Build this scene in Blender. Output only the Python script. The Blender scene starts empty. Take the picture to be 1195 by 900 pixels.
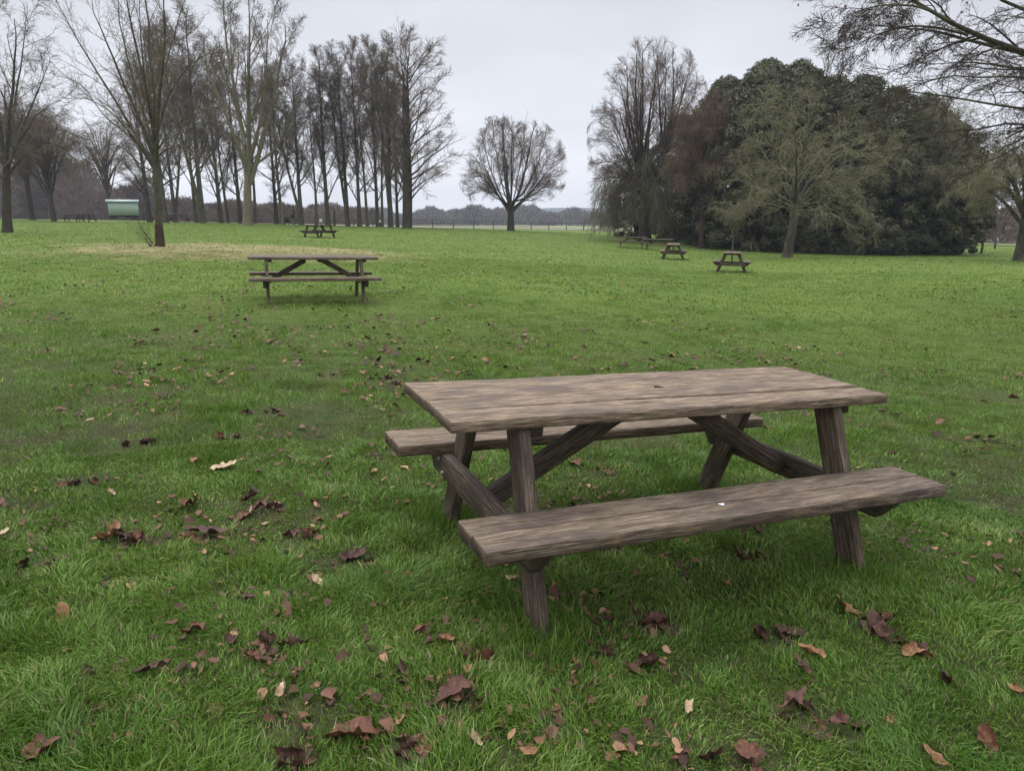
import bpy, math, random
import numpy as np
random.seed(7)
C = bpy.context.scene.collection
SC = bpy.context.scene
RAD = math.radians

# ------------------------------------------------------------------ camera
F, CX, CY, H = 809.25, 597.5, 450.0, 1.3925
HOR = 252.0
PD = math.atan((CY-HOR)/F)
cam_d = bpy.data.cameras.new('camera'); cam = bpy.data.objects.new('camera', cam_d); C.objects.link(cam)
cam.location = (0, 0, H); cam.rotation_euler = (math.pi/2-PD, 0, 0)
cam_d.sensor_width = 36; cam_d.lens = F*36/1195; cam_d.clip_end = 9000; cam_d.clip_start = .05
SC.camera = cam

def at(u, v, Y):
    """point of the pixel ray at forward distance Y"""
    a = (u-CX)/F; b = (CY-v)/F
    dy = math.cos(PD)+b*math.sin(PD); dz = -math.sin(PD)+b*math.cos(PD)
    k = Y/dy
    return np.array([a*k, Y, H+dz*k])

# table frame: the lawn under the near table slopes a little
def basis(p, r):
    s, c, cr, sr = math.sin(p), math.cos(p), math.cos(r), math.sin(r)
    return np.array([[cr, s*sr, c*sr], [-sr, s*cr, c*cr], [0, c, -s]])
RT = basis(PD, 0).T @ basis(.2199, .0504)
CAM = np.array([0, 0, H])
def tw(p): return RT @ (np.asarray(p, float)-CAM)+CAM
NP_N = RT @ np.array([0, 0, 1.]); NP_0 = tw((0, 0, 0))
def near_plane(x, y): return NP_0[2]-(NP_N[0]*(x-NP_0[0])+NP_N[1]*(y-NP_0[1]))/NP_N[2]

# ------------------------------------------------------------------ noise
def vnoise(x, y, scale, seed):
    x = np.asarray(x, float)/scale; y = np.asarray(y, float)/scale
    xi = np.floor(x).astype(np.int64); yi = np.floor(y).astype(np.int64)
    fx = x-xi; fy = y-yi; fx = fx*fx*(3-2*fx); fy = fy*fy*(3-2*fy)
    def h(a, b):
        n = (a*374761393+b*668265263+seed*974634777) & 0x7fffffff
        n = ((n ^ (n >> 13))*1274126177) & 0x7fffffff
        return ((n ^ (n >> 16)) & 0xffff)/65535.
    return (h(xi, yi)*(1-fx)+h(xi+1, yi)*fx)*(1-fy)+(h(xi, yi+1)*(1-fx)+h(xi+1, yi+1)*fx)*fy

# ------------------------------------------------------------------ terrain
ctl = []
for x, y in [(-4, 0), (0, 0), (4, 0), (-4, 3), (0, 3), (4, 3), (-4, 6), (0, 6), (4, 6), (0, 8.5), (6, 8)]:
    ctl.append((x, y, float(near_plane(x, y))))
for u, v, Y in [(370, 350, 12.0), (853, 318, 26.4), (785, 302, 36), (752, 290.5, 50), (373, 277.5, 42),
                (92, 259, 78), (210, 259.5, 74), (185, 288, 27), (8, 270, 45), (38, 256.5, 78), (237, 260.5, 70),
                (289, 262, 62), (352, 263, 66), (420, 265, 68), (475, 266.5, 62), (596, 269.5, 75), (700, 273, 80),
                (800, 286, 56), (900, 297, 45), (1000, 300.5, 45), (920, 300, 38), (1100, 300.5, 45), (1188, 305, 33),
                (1145, 297, 50), (1195, 330, 20), (1100, 420, 9.5), (0, 320, 17), (0, 258.5, 100), (143, 256.5, 96),
                (300, 261, 100), (450, 265, 100), (600, 267.5, 105), (700, 269.5, 108), (600, 330, 15.5), (1250, 290, 75)]:
    ctl.append(tuple(at(u, v, Y)))
for x, y, z in [(0, -15, .25), (-25, -10, .6), (25, -10, -.9), (-60, 20, 1), (60, 20, -1.8)]:
    ctl.append((x, y, z))
ctl = np.array(ctl)
def tps_phi(d2): return np.where(d2 > 0, .5*d2*np.log(np.maximum(d2, 1e-9)), 0)
def tps_fit(c):
    n = len(c); d2 = ((c[:, None, :2]-c[None, :, :2])**2).sum(2)
    A = np.zeros((n+3, n+3)); A[:n, :n] = tps_phi(d2)+np.eye(n)*1.5
    Pm = np.c_[np.ones(n), c[:, :2]]; A[:n, n:] = Pm; A[n:, :n] = Pm.T
    return np.linalg.solve(A, np.r_[c[:, 2], 0, 0, 0])
TW = tps_fit(ctl)
def sst(a, b, x):
    t = np.clip((x-a)/(b-a), 0, 1); return t*t*(3-2*t)
def gbase(x, y):
    x = np.asarray(x, float); y = np.asarray(y, float); r = np.hypot(x, y)
    k = np.minimum(1, 112/np.maximum(r, 1e-6)); xx, yy = x*k, y*k
    z = TW[-3]+TW[-2]*xx+TW[-1]*yy
    for i in range(len(ctl)):
        z = z+TW[i]*tps_phi((xx-ctl[i, 0])**2+(yy-ctl[i, 1])**2)
    w = sst(95, 420, r)
    return z*(1-w)+w*(-3.4)
def gz(x, y):
    x = np.asarray(x, float); y = np.asarray(y, float); r = np.hypot(x, y)
    z = gbase(x, y)
    near = 1-sst(50, 110, r)
    return z+near*(.030*(vnoise(x, y, .9, 1)-.5)+.016*(vnoise(x, y, .28, 2)-.5)+.05*(vnoise(x, y, 3.1, 3)-.5))
def gpt(u, v, Y):
    p = at(u, v, Y); return np.array([p[0], Y, float(gz(p[0], Y))])
def hit(u, v):
    lo, hi = .5, 140.
    a, b = None, None
    Ys = np.geomspace(.8, 140, 400)
    P = np.array([at(u, v, q) for q in Ys]); d = P[:, 2]-gz(P[:, 0], P[:, 1])
    i = int(np.argmax(d < 0)) if (d < 0).any() else len(Ys)-1
    i = max(i, 1)
    t = d[i-1]/(d[i-1]-d[i]) if d[i-1] != d[i] else 0
    return P[i-1]*(1-t)+P[i]*t

# ------------------------------------------------------------------ mesh helpers
class MB:
    def __init__(s): s.v = []; s.f = []; s.k = []; s.n = 0; s.a = []
    def add(s, V, Fc, attr=None):
        V = np.asarray(V, np.float32).reshape(-1, 3); Fc = np.asarray(Fc, np.int64)
        s.v.append(V); s.f.append((Fc+s.n).ravel()); s.k.append(np.full(len(Fc), Fc.shape[1], np.int64))
        s.a.append(np.broadcast_to(np.asarray(0. if attr is None else attr, np.float32), (len(V),)))
        s.n += len(V)
    def build(s, name, mat=None, parent=None, smooth=False, origin=None):
        V = np.concatenate(s.v); f = np.concatenate(s.f); k = np.concatenate(s.k); a = np.concatenate(s.a)
        if origin is not None: V = V-np.asarray(origin, np.float32)
        me = bpy.data.meshes.new(name)
        me.vertices.add(len(V)); me.vertices.foreach_set('co', V.astype(np.float32).ravel())
        me.loops.add(len(f)); me.loops.foreach_set('vertex_index', f.astype(np.int32))
        me.polygons.add(len(k)); st = np.concatenate([[0], np.cumsum(k)[:-1]]).astype(np.int32)
        me.polygons.foreach_set('loop_start', st); me.polygons.foreach_set('loop_total', k.astype(np.int32))
        if smooth: me.polygons.foreach_set('use_smooth', np.ones(len(k), bool))
        at_ = me.attributes.new('rnd', 'FLOAT', 'POINT'); at_.data.foreach_set('value', a.astype(np.float32))
        me.update(calc_edges=True)
        if mat: me.materials.append(mat)
        o = bpy.data.objects.new(name, me); C.objects.link(o)
        if parent: o.parent = parent
        if origin is not None: o.location = origin
        return o
def unit(v): return v/np.maximum(np.linalg.norm(v, axis=-1, keepdims=True), 1e-9)
def tubes(mb, P, R, sides, rnd=None):
    P = np.asarray(P, float); R = np.asarray(R, float); N, K, _ = P.shape
    T = np.empty_like(P); T[:, 1:-1] = P[:, 2:]-P[:, :-2]; T[:, 0] = P[:, 1]-P[:, 0]; T[:, -1] = P[:, -1]-P[:, -2]
    T = unit(T); m = unit(T.mean(1)); ref = np.where(np.abs(m[:, 2:3]) > .75, np.array([[1., 0, 0]]), np.array([[0, 0, 1.]]))
    A = unit(np.cross(T, ref[:, None, :])); B = np.cross(T, A)
    th = np.arange(sides)*2*math.pi/sides
    V = P[:, :, None, :]+R[:, :, None, None]*(A[:, :, None, :]*np.cos(th)[None, None, :, None]+B[:, :, None, :]*np.sin(th)[None, None, :, None])
    idx = np.arange(N*K*sides).reshape(N, K, sides)
    a = idx[:, :-1, :]; b = np.roll(a, -1, 2); c = np.roll(idx[:, 1:, :], -1, 2); d = idx[:, 1:, :]
    Fc = np.stack([a, b, c, d], -1).reshape(-1, 4)
    if rnd is None: rnd = np.zeros(N)
    mb.add(V, Fc, np.repeat(rnd, K*sides))
def box(mb, x0, x1, y0, y1, z0, z1, attr=0):
    V = [(x, y, z) for z in (z0, z1) for y in (y0, y1) for x in (x0, x1)]
    mb.add(V, [(0, 2, 3, 1), (4, 5, 7, 6), (0, 1, 5, 4), (2, 6, 7, 3), (0, 4, 6, 2), (1, 3, 7, 5)], attr)
def tag(o, label=None, cat=None, group=None, kind=None):
    if label: o['label'] = label
    if cat: o['category'] = cat
    if group: o['group'] = group
    if kind: o['kind'] = kind
    return o
def empty(name, loc, rz=0):
    o = bpy.data.objects.new(name, None); C.objects.link(o); o.location = [float(q) for q in loc]; o.rotation_euler = (0, 0, rz)
    o.empty_display_size = .2
    return o
def copy_tree(o, parent=None):
    c = o.copy(); C.objects.link(c)
    if parent: c.parent = parent
    for ch in list(o.children): copy_tree(ch, c)
    return c

# ------------------------------------------------------------------ materials
class NT:
    def __init__(s, name):
        s.m = bpy.data.materials.new(name); s.m.use_nodes = True; s.t = s.m.node_tree; s.t.nodes.clear()
        s.out = s.t.nodes.new('ShaderNodeOutputMaterial')
    def n(s, ty, **kw):
        q = s.t.nodes.new(ty)
        for k, v in kw.items():
            if k.startswith('i_'):
                q.inputs[k[2:].replace('_', ' ')].default_value = v
            else: setattr(q, k, v)
        return q
    def l(s, a, b): s.t.links.new(a, b)
    def math(s, op, a, b=None, c=None, clamp=False):
        q = s.t.nodes.new('ShaderNodeMath'); q.operation = op; q.use_clamp = clamp
        for i, x in enumerate((a, b, c)):
            if x is None: continue
            if hasattr(x, 'links'): s.l(x, q.inputs[i])
            else: q.inputs[i].default_value = x
        return q.outputs[0]
    def mix(s, fac, a, b, mode='MIX'):
        q = s.t.nodes.new('ShaderNodeMix'); q.data_type = 'RGBA'; q.blend_type = mode
        for i, x in ((0, fac), (6, a), (7, b)):
            if hasattr(x, 'links'): s.l(x, q.inputs[i])
            elif i == 0: q.inputs[0].default_value = x
            else: q.inputs[i].default_value = (*x, 1)
        return q.outputs[2]
    def ramp(s, fac, stops):
        q = s.t.nodes.new('ShaderNodeValToRGB'); e = q.color_ramp.elements
        while len(e) < len(stops): e.new(.5)
        for i, (p, c) in enumerate(stops):
            e[i].position = p; e[i].color = (*c, 1) if isinstance(c, tuple) else (c, c, c, 1)
        s.l(fac, q.inputs[0]); return q.outputs[0]
    def noise(s, vec, scale, detail=3, rough=.55, out=0):
        q = s.t.nodes.new('ShaderNodeTexNoise'); q.inputs['Scale'].default_value = scale; q.inputs['Detail'].default_value = detail
        q.inputs['Roughness'].default_value = rough
        if vec is not None: s.l(vec, q.inputs['Vector'])
        return q.outputs[out]
    def coord(s, which='Object'):
        return s.t.nodes.new('ShaderNodeTexCoord').outputs[which]
    def pos(s): return s.t.nodes.new('ShaderNodeNewGeometry').outputs['Position']
    def attr(s, nm='rnd'):
        q = s.t.nodes.new('ShaderNodeAttribute'); q.attribute_name = nm; return q.outputs['Fac']
    def mapping(s, vec, scale=(1, 1, 1), loc=(0, 0, 0)):
        q = s.t.nodes.new('ShaderNodeMapping'); q.inputs['Scale'].default_value = scale; q.inputs['Location'].default_value = loc
        s.l(vec, q.inputs['Vector']); return q.outputs[0]
    def done(s, col, rough=.7, bump=None, bs=.3, bd=.01, spec=.3, trans=0):
        p = s.t.nodes.new('ShaderNodeBsdfPrincipled')
        if hasattr(col, 'links'): s.l(col, p.inputs['Base Color'])
        else: p.inputs['Base Color'].default_value = (*col, 1)
        if hasattr(rough, 'links'): s.l(rough, p.inputs['Roughness'])
        else: p.inputs['Roughness'].default_value = rough
        p.inputs['Specular IOR Level'].default_value = spec
        if bump is not None:
            b = s.t.nodes.new('ShaderNodeBump'); b.inputs['Strength'].default_value = bs; b.inputs['Distance'].default_value = bd
            s.l(bump, b.inputs['Height']); s.l(b.outputs[0], p.inputs['Normal'])
        sh = p.outputs[0]
        if trans:
            t = s.t.nodes.new('ShaderNodeBsdfTranslucent')
            if hasattr(col, 'links'): s.l(col, t.inputs['Color'])
            else: t.inputs['Color'].default_value = (*col, 1)
            x = s.t.nodes.new('ShaderNodeMixShader'); x.inputs[0].default_value = trans
            s.l(sh, x.inputs[1]); s.l(t.outputs[0], x.inputs[2]); sh = x.outputs[0]
        s.l(sh, s.out.inputs['Surface'])
        return s.m

STRAW_C = at(235, 290, 26)
def straw_mask(t):
    """band of bleached mown grass round the solitary tree"""
    g = t.pos()
    sep = t.n('ShaderNodeSeparateXYZ'); t.l(g, sep.inputs[0])
    x = t.math('DIVIDE', t.math('SUBTRACT', sep.outputs[0], -10.2), 6.4)
    y = t.math('DIVIDE', t.math('SUBTRACT', sep.outputs[1], 26.6), 5.0)
    r = t.math('SQRT', t.math('ADD', t.math('MULTIPLY', x, x), t.math('MULTIPLY', y, y)))
    r = t.math('ADD', r, t.math('MULTIPLY', t.math('SUBTRACT', t.noise(g, .55, 3), .5), 1.3))
    m = t.math('SUBTRACT', 1.15, r, clamp=True)
    m = t.math('MULTIPLY', m, 2.2, clamp=True)
    return t.math('MULTIPLY', m, t.math('MULTIPLY', t.math('SUBTRACT', t.noise(g, 1.3, 4, .65), .28), 3.4, clamp=True))
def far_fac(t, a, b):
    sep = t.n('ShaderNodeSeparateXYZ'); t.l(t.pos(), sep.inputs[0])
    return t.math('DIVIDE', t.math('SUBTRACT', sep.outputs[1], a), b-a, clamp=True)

def m_ground():
    t = NT('lawn_ground'); g = t.pos()
    n1 = t.noise(g, 2.2, 5, .6); n2 = t.noise(g, .22, 3); n3 = t.noise(g, 14, 4, .7)
    green = t.mix(t.ramp(n2, [(.35, 0.), (.68, 1.)]), (.125, .185, .026), (.19, .245, .040))
    green = t.mix(t.ramp(n3, [(.3, 0.), (.7, 1.)]), (.06, .10, .02), green)
    brown = t.mix(t.ramp(n1, [(.6, 0.), (.75, .4)]), green, (.12, .10, .045))
    soil = t.mix(t.ramp(n3, [(.35, 0.), (.65, 1.)]), (.035, .026, .016), (.075, .065, .03))
    near = t.mix(t.ramp(n1, [(.3, 0.), (.62, 1.)]), (.035, .06, .015), soil)
    c = t.mix(far_fac(t, 4, 14), near, brown)
    c = t.mix(straw_mask(t), c, (.30, .255, .12))
    # fields beyond the crest, judged by distance
    n4 = t.noise(t.mapping(g, (.012, .05, .05)), 1., 4, .6)
    field = t.ramp(n4, [(.40, (.095, .075, .062)), (.47, (.13, .105, .08)), (.52, (.30, .32, .19)), (.62, (.16, .19, .085))])
    sep = t.n('ShaderNodeSeparateXYZ'); t.l(g, sep.inputs[0])
    r = t.math('SQRT', t.math('ADD', t.math('MULTIPLY', sep.outputs[0], sep.outputs[0]), t.math('MULTIPLY', sep.outputs[1], sep.outputs[1])))
    fr = t.math('DIVIDE', t.math('SUBTRACT', r, 108), 3, clamp=True)
    c = t.mix(fr, c, field)
    return t.done(c, .85, t.noise(g, 28, 5, .7), .9, .03, .15)

def m_grass():
    t = NT('grass_blades'); g = t.pos(); a = t.attr()
    n2 = t.noise(g, .9, 3); n3 = t.noise(g, .16, 2)
    c1 = t.ramp(a, [(.0, (.030, .070, .008)), (.35, (.084, .178, .018)), (.72, (.166, .290, .040)), (.91, (.34, .44, .13)), (.945, (.36, .32, .16)), (1., (.26, .20, .10))])
    c2 = t.mix(t.ramp(n2, [(.35, 0.), (.7, .5)]), c1, (.140, .230, .028))
    c2 = t.mix(t.ramp(n2, [(.25, .45), (.45, 0.)]), c2, (.044, .110, .018))
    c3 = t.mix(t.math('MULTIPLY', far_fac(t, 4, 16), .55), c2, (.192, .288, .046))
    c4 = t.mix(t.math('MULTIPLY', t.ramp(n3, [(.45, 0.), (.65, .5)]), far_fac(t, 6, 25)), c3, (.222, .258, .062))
    c5 = t.mix(t.math('MULTIPLY', straw_mask(t), .88), c4, (.42, .35, .19))
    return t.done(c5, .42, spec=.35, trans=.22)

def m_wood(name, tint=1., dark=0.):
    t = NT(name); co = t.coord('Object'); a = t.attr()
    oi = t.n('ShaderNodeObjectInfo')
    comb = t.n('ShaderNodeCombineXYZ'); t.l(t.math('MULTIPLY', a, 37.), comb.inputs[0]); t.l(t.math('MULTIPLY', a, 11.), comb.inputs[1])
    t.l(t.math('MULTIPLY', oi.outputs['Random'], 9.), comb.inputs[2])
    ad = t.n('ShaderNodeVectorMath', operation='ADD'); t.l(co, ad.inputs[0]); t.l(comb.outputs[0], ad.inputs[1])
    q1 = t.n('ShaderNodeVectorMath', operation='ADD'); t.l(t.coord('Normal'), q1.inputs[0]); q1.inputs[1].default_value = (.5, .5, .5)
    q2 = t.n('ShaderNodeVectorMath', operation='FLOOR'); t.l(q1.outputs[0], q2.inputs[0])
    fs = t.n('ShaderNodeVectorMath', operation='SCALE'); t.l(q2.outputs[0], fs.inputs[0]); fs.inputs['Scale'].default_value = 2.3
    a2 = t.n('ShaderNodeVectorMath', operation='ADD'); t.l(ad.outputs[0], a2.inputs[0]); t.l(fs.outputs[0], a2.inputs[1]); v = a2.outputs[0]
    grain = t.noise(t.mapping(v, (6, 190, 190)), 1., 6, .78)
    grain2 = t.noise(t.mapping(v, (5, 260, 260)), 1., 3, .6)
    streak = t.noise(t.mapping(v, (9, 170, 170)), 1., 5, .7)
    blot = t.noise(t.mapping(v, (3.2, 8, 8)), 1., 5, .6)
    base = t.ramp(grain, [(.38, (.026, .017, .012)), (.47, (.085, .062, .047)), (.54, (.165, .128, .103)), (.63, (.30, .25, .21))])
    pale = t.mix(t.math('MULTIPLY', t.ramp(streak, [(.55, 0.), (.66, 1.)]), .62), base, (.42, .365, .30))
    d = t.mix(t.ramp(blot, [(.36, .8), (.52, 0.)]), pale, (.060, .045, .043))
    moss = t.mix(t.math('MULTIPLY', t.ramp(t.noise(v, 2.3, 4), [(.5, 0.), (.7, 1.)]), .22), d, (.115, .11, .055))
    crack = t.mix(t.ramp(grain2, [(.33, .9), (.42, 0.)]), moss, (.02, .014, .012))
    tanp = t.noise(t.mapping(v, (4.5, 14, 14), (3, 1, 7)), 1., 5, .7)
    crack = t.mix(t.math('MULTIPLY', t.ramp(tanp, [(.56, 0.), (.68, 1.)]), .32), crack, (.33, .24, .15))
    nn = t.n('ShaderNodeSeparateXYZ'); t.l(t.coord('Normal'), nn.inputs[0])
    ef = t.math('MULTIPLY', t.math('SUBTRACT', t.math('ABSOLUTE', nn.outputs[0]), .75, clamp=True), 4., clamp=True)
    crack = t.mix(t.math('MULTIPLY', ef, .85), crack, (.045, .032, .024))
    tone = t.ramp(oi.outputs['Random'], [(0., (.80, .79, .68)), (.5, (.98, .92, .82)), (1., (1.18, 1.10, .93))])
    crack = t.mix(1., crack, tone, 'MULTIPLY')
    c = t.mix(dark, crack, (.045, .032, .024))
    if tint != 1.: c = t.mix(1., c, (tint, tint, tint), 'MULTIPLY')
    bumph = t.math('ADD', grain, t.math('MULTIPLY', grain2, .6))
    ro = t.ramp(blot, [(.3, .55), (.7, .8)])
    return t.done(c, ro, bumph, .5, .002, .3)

def m_bark(name, c0, c1, c2, sc=1.):
    t = NT(name); co = t.coord('Object')
    n = t.noise(t.mapping(co, (14*sc, 14*sc, 3*sc)), 1., 5, .7); m = t.noise(co, 1.3*sc, 4, .6)
    c = t.mix(t.ramp(n, [(.35, 0.), (.62, 1.)]), c0, c1)
    c = t.mix(t.ramp(m, [(.45, 0.), (.62, .8)]), c, c2)
    return t.done(c, .9, n, .7, .03, .1)
def m_var(name, stops, rough=.8, trans=0, spec=.2, nscale=None):
    t = NT(name); a = t.attr(); c = t.ramp(a, stops)
    if nscale: c = t.mix(t.ramp(t.noise(t.coord('Object'), nscale, 4, .65), [(.35, .55), (.6, 0.)]), c, tuple(q*.45 for q in stops[0][1]))
    return t.done(c, rough, spec=spec, trans=trans)
def m_plain(name, col, rough=.7, spec=.3, var=.25, sc=6):
    t = NT(name); n = t.noise(t.coord('Object'), sc, 4, .6)
    c = t.mix(t.ramp(n, [(.35, 0.), (.65, 1.)]), tuple(q*(1-var) for q in col), tuple(min(1, q*(1+var)) for q in col))
    return t.done(c, rough, n, .15, .003, spec)

M = {}
M['ground'] = m_ground(); M['grass'] = m_grass()
M['wood'] = m_wood('weathered_timber'); M['wood_backlit'] = m_wood('backlit_timber', .6, .3); M['wood_leg'] = m_wood('leg_timber', .8, .15); M['wood_top'] = m_wood('top_timber', 1.18)  # the darkened copy carries the far tables' backlit shade in its colour
M['metal'] = m_plain('zinc_bolt', (.5, .5, .5), .35, .6)
M['bark_grey'] = m_bark('grey_bark', (.050, .042, .032), (.125, .112, .085), (.12, .125, .070))
M['bark_dark'] = m_bark('dark_bark', (.035, .029, .023), (.085, .070, .056), (.075, .075, .045))
M['bark_lichen'] = m_bark('lichen_bark', (.042, .037, .028), (.105, .096, .070), (.120, .120, .074))
M['bark_pale'] = m_bark('pale_bark', (.10, .085, .055), (.24, .20, .14), (.17, .17, .095))
M['bark_red'] = m_bark('red_brown_bark', (.035, .020, .015), (.085, .055, .045), (.06, .05, .035))
M['twig_grey'] = m_var('grey_brown_twigs', [(0., (.085, .066, .048)), (.5, (.15, .118, .084)), (1., (.21, .165, .11))])
M['twig_dark'] = m_var('dark_brown_twigs', [(0., (.080, .055, .040)), (.5, (.145, .100, .070)), (1., (.21, .145, .10))])
M['twig_olive'] = m_var('lichen_olive_twigs', [(0., (.11, .098, .052)), (.5, (.185, .168, .092)), (1., (.26, .245, .15))])
M['twig_brown'] = m_var('brown_twigs', [(0., (.068, .046, .034)), (.5, (.115, .082, .055)), (1., (.16, .125, .075))])
M['evergreen'] = m_var('evergreen_leaves', [(0., (.040, .043, .019)), (.5, (.084, .088, .040)), (.85, (.13, .126, .065)), (1., (.18, .15, .085))], .55, .12, .3)
M['twig_red'] = m_var('red_brown_twigs', [(0., (.085, .054, .036)), (.5, (.14, .092, .058)), (1., (.20, .14, .085))])
M['bark_near'] = m_bark('near_bough_bark', (.030, .026, .018), (.085, .076, .050), (.115, .115, .060))
M['twig_near'] = m_var('near_twigs', [(0., (.038, .028, .022)), (.5, (.066, .050, .038)), (1., (.10, .078, .055))])
M['dead_leaf_c'] = m_var('clinging_dead_leaves', [(0., (.09, .038, .022)), (1., (.22, .10, .05))])

# ------------------------------------------------------------------ sky, sun
w = bpy.data.worlds.new('World'); SC.world = w; w.use_nodes = True; nt = w.node_tree; nt.nodes.clear()
SUN_EL, SUN_AZ = 62., 320.   # azimuth clockwise from +Y
out = nt.nodes.new('ShaderNodeOutputWorld'); bg = nt.nodes.new('ShaderNodeBackground'); bg.inputs[1].default_value = .1
sky = nt.nodes.new('ShaderNodeTexSky'); sky.sky_type = 'NISHITA'; sky.sun_disc = False
sky.sun_elevation = RAD(SUN_EL); sky.sun_rotation = RAD(SUN_AZ); sky.dust_density = 3
tc = nt.nodes.new('ShaderNodeTexCoord'); mp = nt.nodes.new('ShaderNodeMapping'); mp.inputs['Scale'].default_value = (1, 1, 2.4)
nt.links.new(tc.outputs['Generated'], mp.inputs[0])
nz = nt.nodes.new('ShaderNodeTexNoise'); nz.inputs['Scale'].default_value = 2.3; nz.inputs['Detail'].default_value = 5; nz.inputs['Roughness'].default_value = .5
nt.links.new(mp.outputs[0], nz.inputs['Vector'])
cr = nt.nodes.new('ShaderNodeValToRGB'); e = cr.color_ramp.elements
e[0].position = .3; e[0].color = (4.7, 4.85, 5.25, 1); e[1].position = .66; e[1].color = (6.2, 6.35, 6.85, 1)
nt.links.new(nz.outputs[0], cr.inputs[0])
mx = nt.nodes.new('ShaderNodeMix'); mx.data_type = 'RGBA'; mx.inputs[0].default_value = .93
sx_ = nt.nodes.new('ShaderNodeSeparateXYZ'); nt.links.new(tc.outputs['Generated'], sx_.inputs[0])
mr = nt.nodes.new('ShaderNodeMapRange'); mr.interpolation_type = 'SMOOTHSTEP'; mr.inputs[1].default_value = .42; mr.inputs[2].default_value = .92; mr.inputs[3].default_value = 1; mr.inputs[4].default_value = 3.6
nt.links.new(sx_.outputs[2], mr.inputs[0])
mr2 = nt.nodes.new('ShaderNodeMapRange'); mr2.interpolation_type = 'SMOOTHSTEP'; mr2.inputs[1].default_value = .0; mr2.inputs[2].default_value = .3; mr2.inputs[3].default_value = 1.38; mr2.inputs[4].default_value = .93
nt.links.new(sx_.outputs[2], mr2.inputs[0])
ml = nt.nodes.new('ShaderNodeMath'); ml.operation = 'MULTIPLY'; nt.links.new(mr.outputs[0], ml.inputs[0]); nt.links.new(mr2.outputs[0], ml.inputs[1])
vm = nt.nodes.new('ShaderNodeVectorMath'); vm.operation = 'SCALE'; nt.links.new(cr.outputs[0], vm.inputs[0]); nt.links.new(ml.outputs[0], vm.inputs['Scale'])
nt.links.new(sky.outputs[0], mx.inputs[6]); nt.links.new(vm.outputs[0], mx.inputs[7])
nt.links.new(mx.outputs[2], bg.inputs[0]); nt.links.new(bg.outputs[0], out.inputs[0])
sd = bpy.data.lights.new('sun', 'SUN'); sd.energy = 1.0; sd.angle = RAD(40); sd.color = (1, .97, .93)
so = bpy.data.objects.new('sun', sd); C.objects.link(so); so.rotation_euler = (RAD(90-SUN_EL), 0, RAD(180-SUN_AZ))
so.location = (0, 0, 60)
SC.view_settings.view_transform = 'Standard'; SC.view_settings.look = 'None'; SC.view_settings.exposure = .46; SC.view_settings.gamma = 1

# ------------------------------------------------------------------ ground sheet
def build_ground():
    rs = np.r_[0.05, np.geomspace(.3, 130, 430), np.geomspace(140, 5000, 40)]
    fwd = np.linspace(-62, 62, 520); back = np.linspace(62, 298, 80)[1:-1]
    ang = np.radians(np.r_[fwd, back]); NA = len(ang)
    X = rs[:, None]*np.sin(ang)[None]; Y = rs[:, None]*np.cos(ang)[None]
    V = np.stack([X, Y, gz(X, Y)], -1)
    idx = np.arange(len(rs)*NA).reshape(len(rs), NA)
    a = idx[:-1]; b = np.roll(a, -1, 1); c = np.roll(idx[1:], -1, 1); d = idx[1:]
    mb = MB(); mb.add(V, np.stack([a, d, c, b], -1).reshape(-1, 4))
    mb.add(V[0], [list(range(NA))[::-1]]) if False else None
    o = mb.build('lawn_ground', M['ground'], smooth=True); tag(o, kind='structure')
build_ground()

# ------------------------------------------------------------------ litter patches (where leaves gather); shared by grass and leaves
rng = np.random.default_rng(11)
PATCH = []     # (x, y, r)
for u, v, rr in [(305, 598, .13), (92, 562, .14), (165, 520, .1), (385, 437, .2), (455, 447, .22), (1025, 738, .12), (925, 835, .1), (975, 852, .1),
                 (765, 732, .12), (885, 650, .14), (880, 885, .1), (530, 815, .1), (308, 762, .07), (700, 552, .15), (510, 600, .1), (315, 480, .2),
                 (270, 512, .12), (420, 655, .09), (150, 633, .09), (40, 665, .1), (240, 627, .1), (560, 770, .06), (1060, 765, .06),
                 (905, 750, .08), (350, 625, .07), (480, 880, .07), (340, 892, .06), (1090, 890, .06), (700, 640, .14)]:
    p = hit(u, v); PATCH.append((p[0], p[1], rr))
PATCH = np.array(PATCH)
def patch_w(x, y):
    w = np.zeros_like(x)
    for px, py, pr in PATCH:
        w = np.maximum(w, np.exp(-(((x-px)**2+(y-py)**2)/(pr*pr))**2))
    return w

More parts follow.
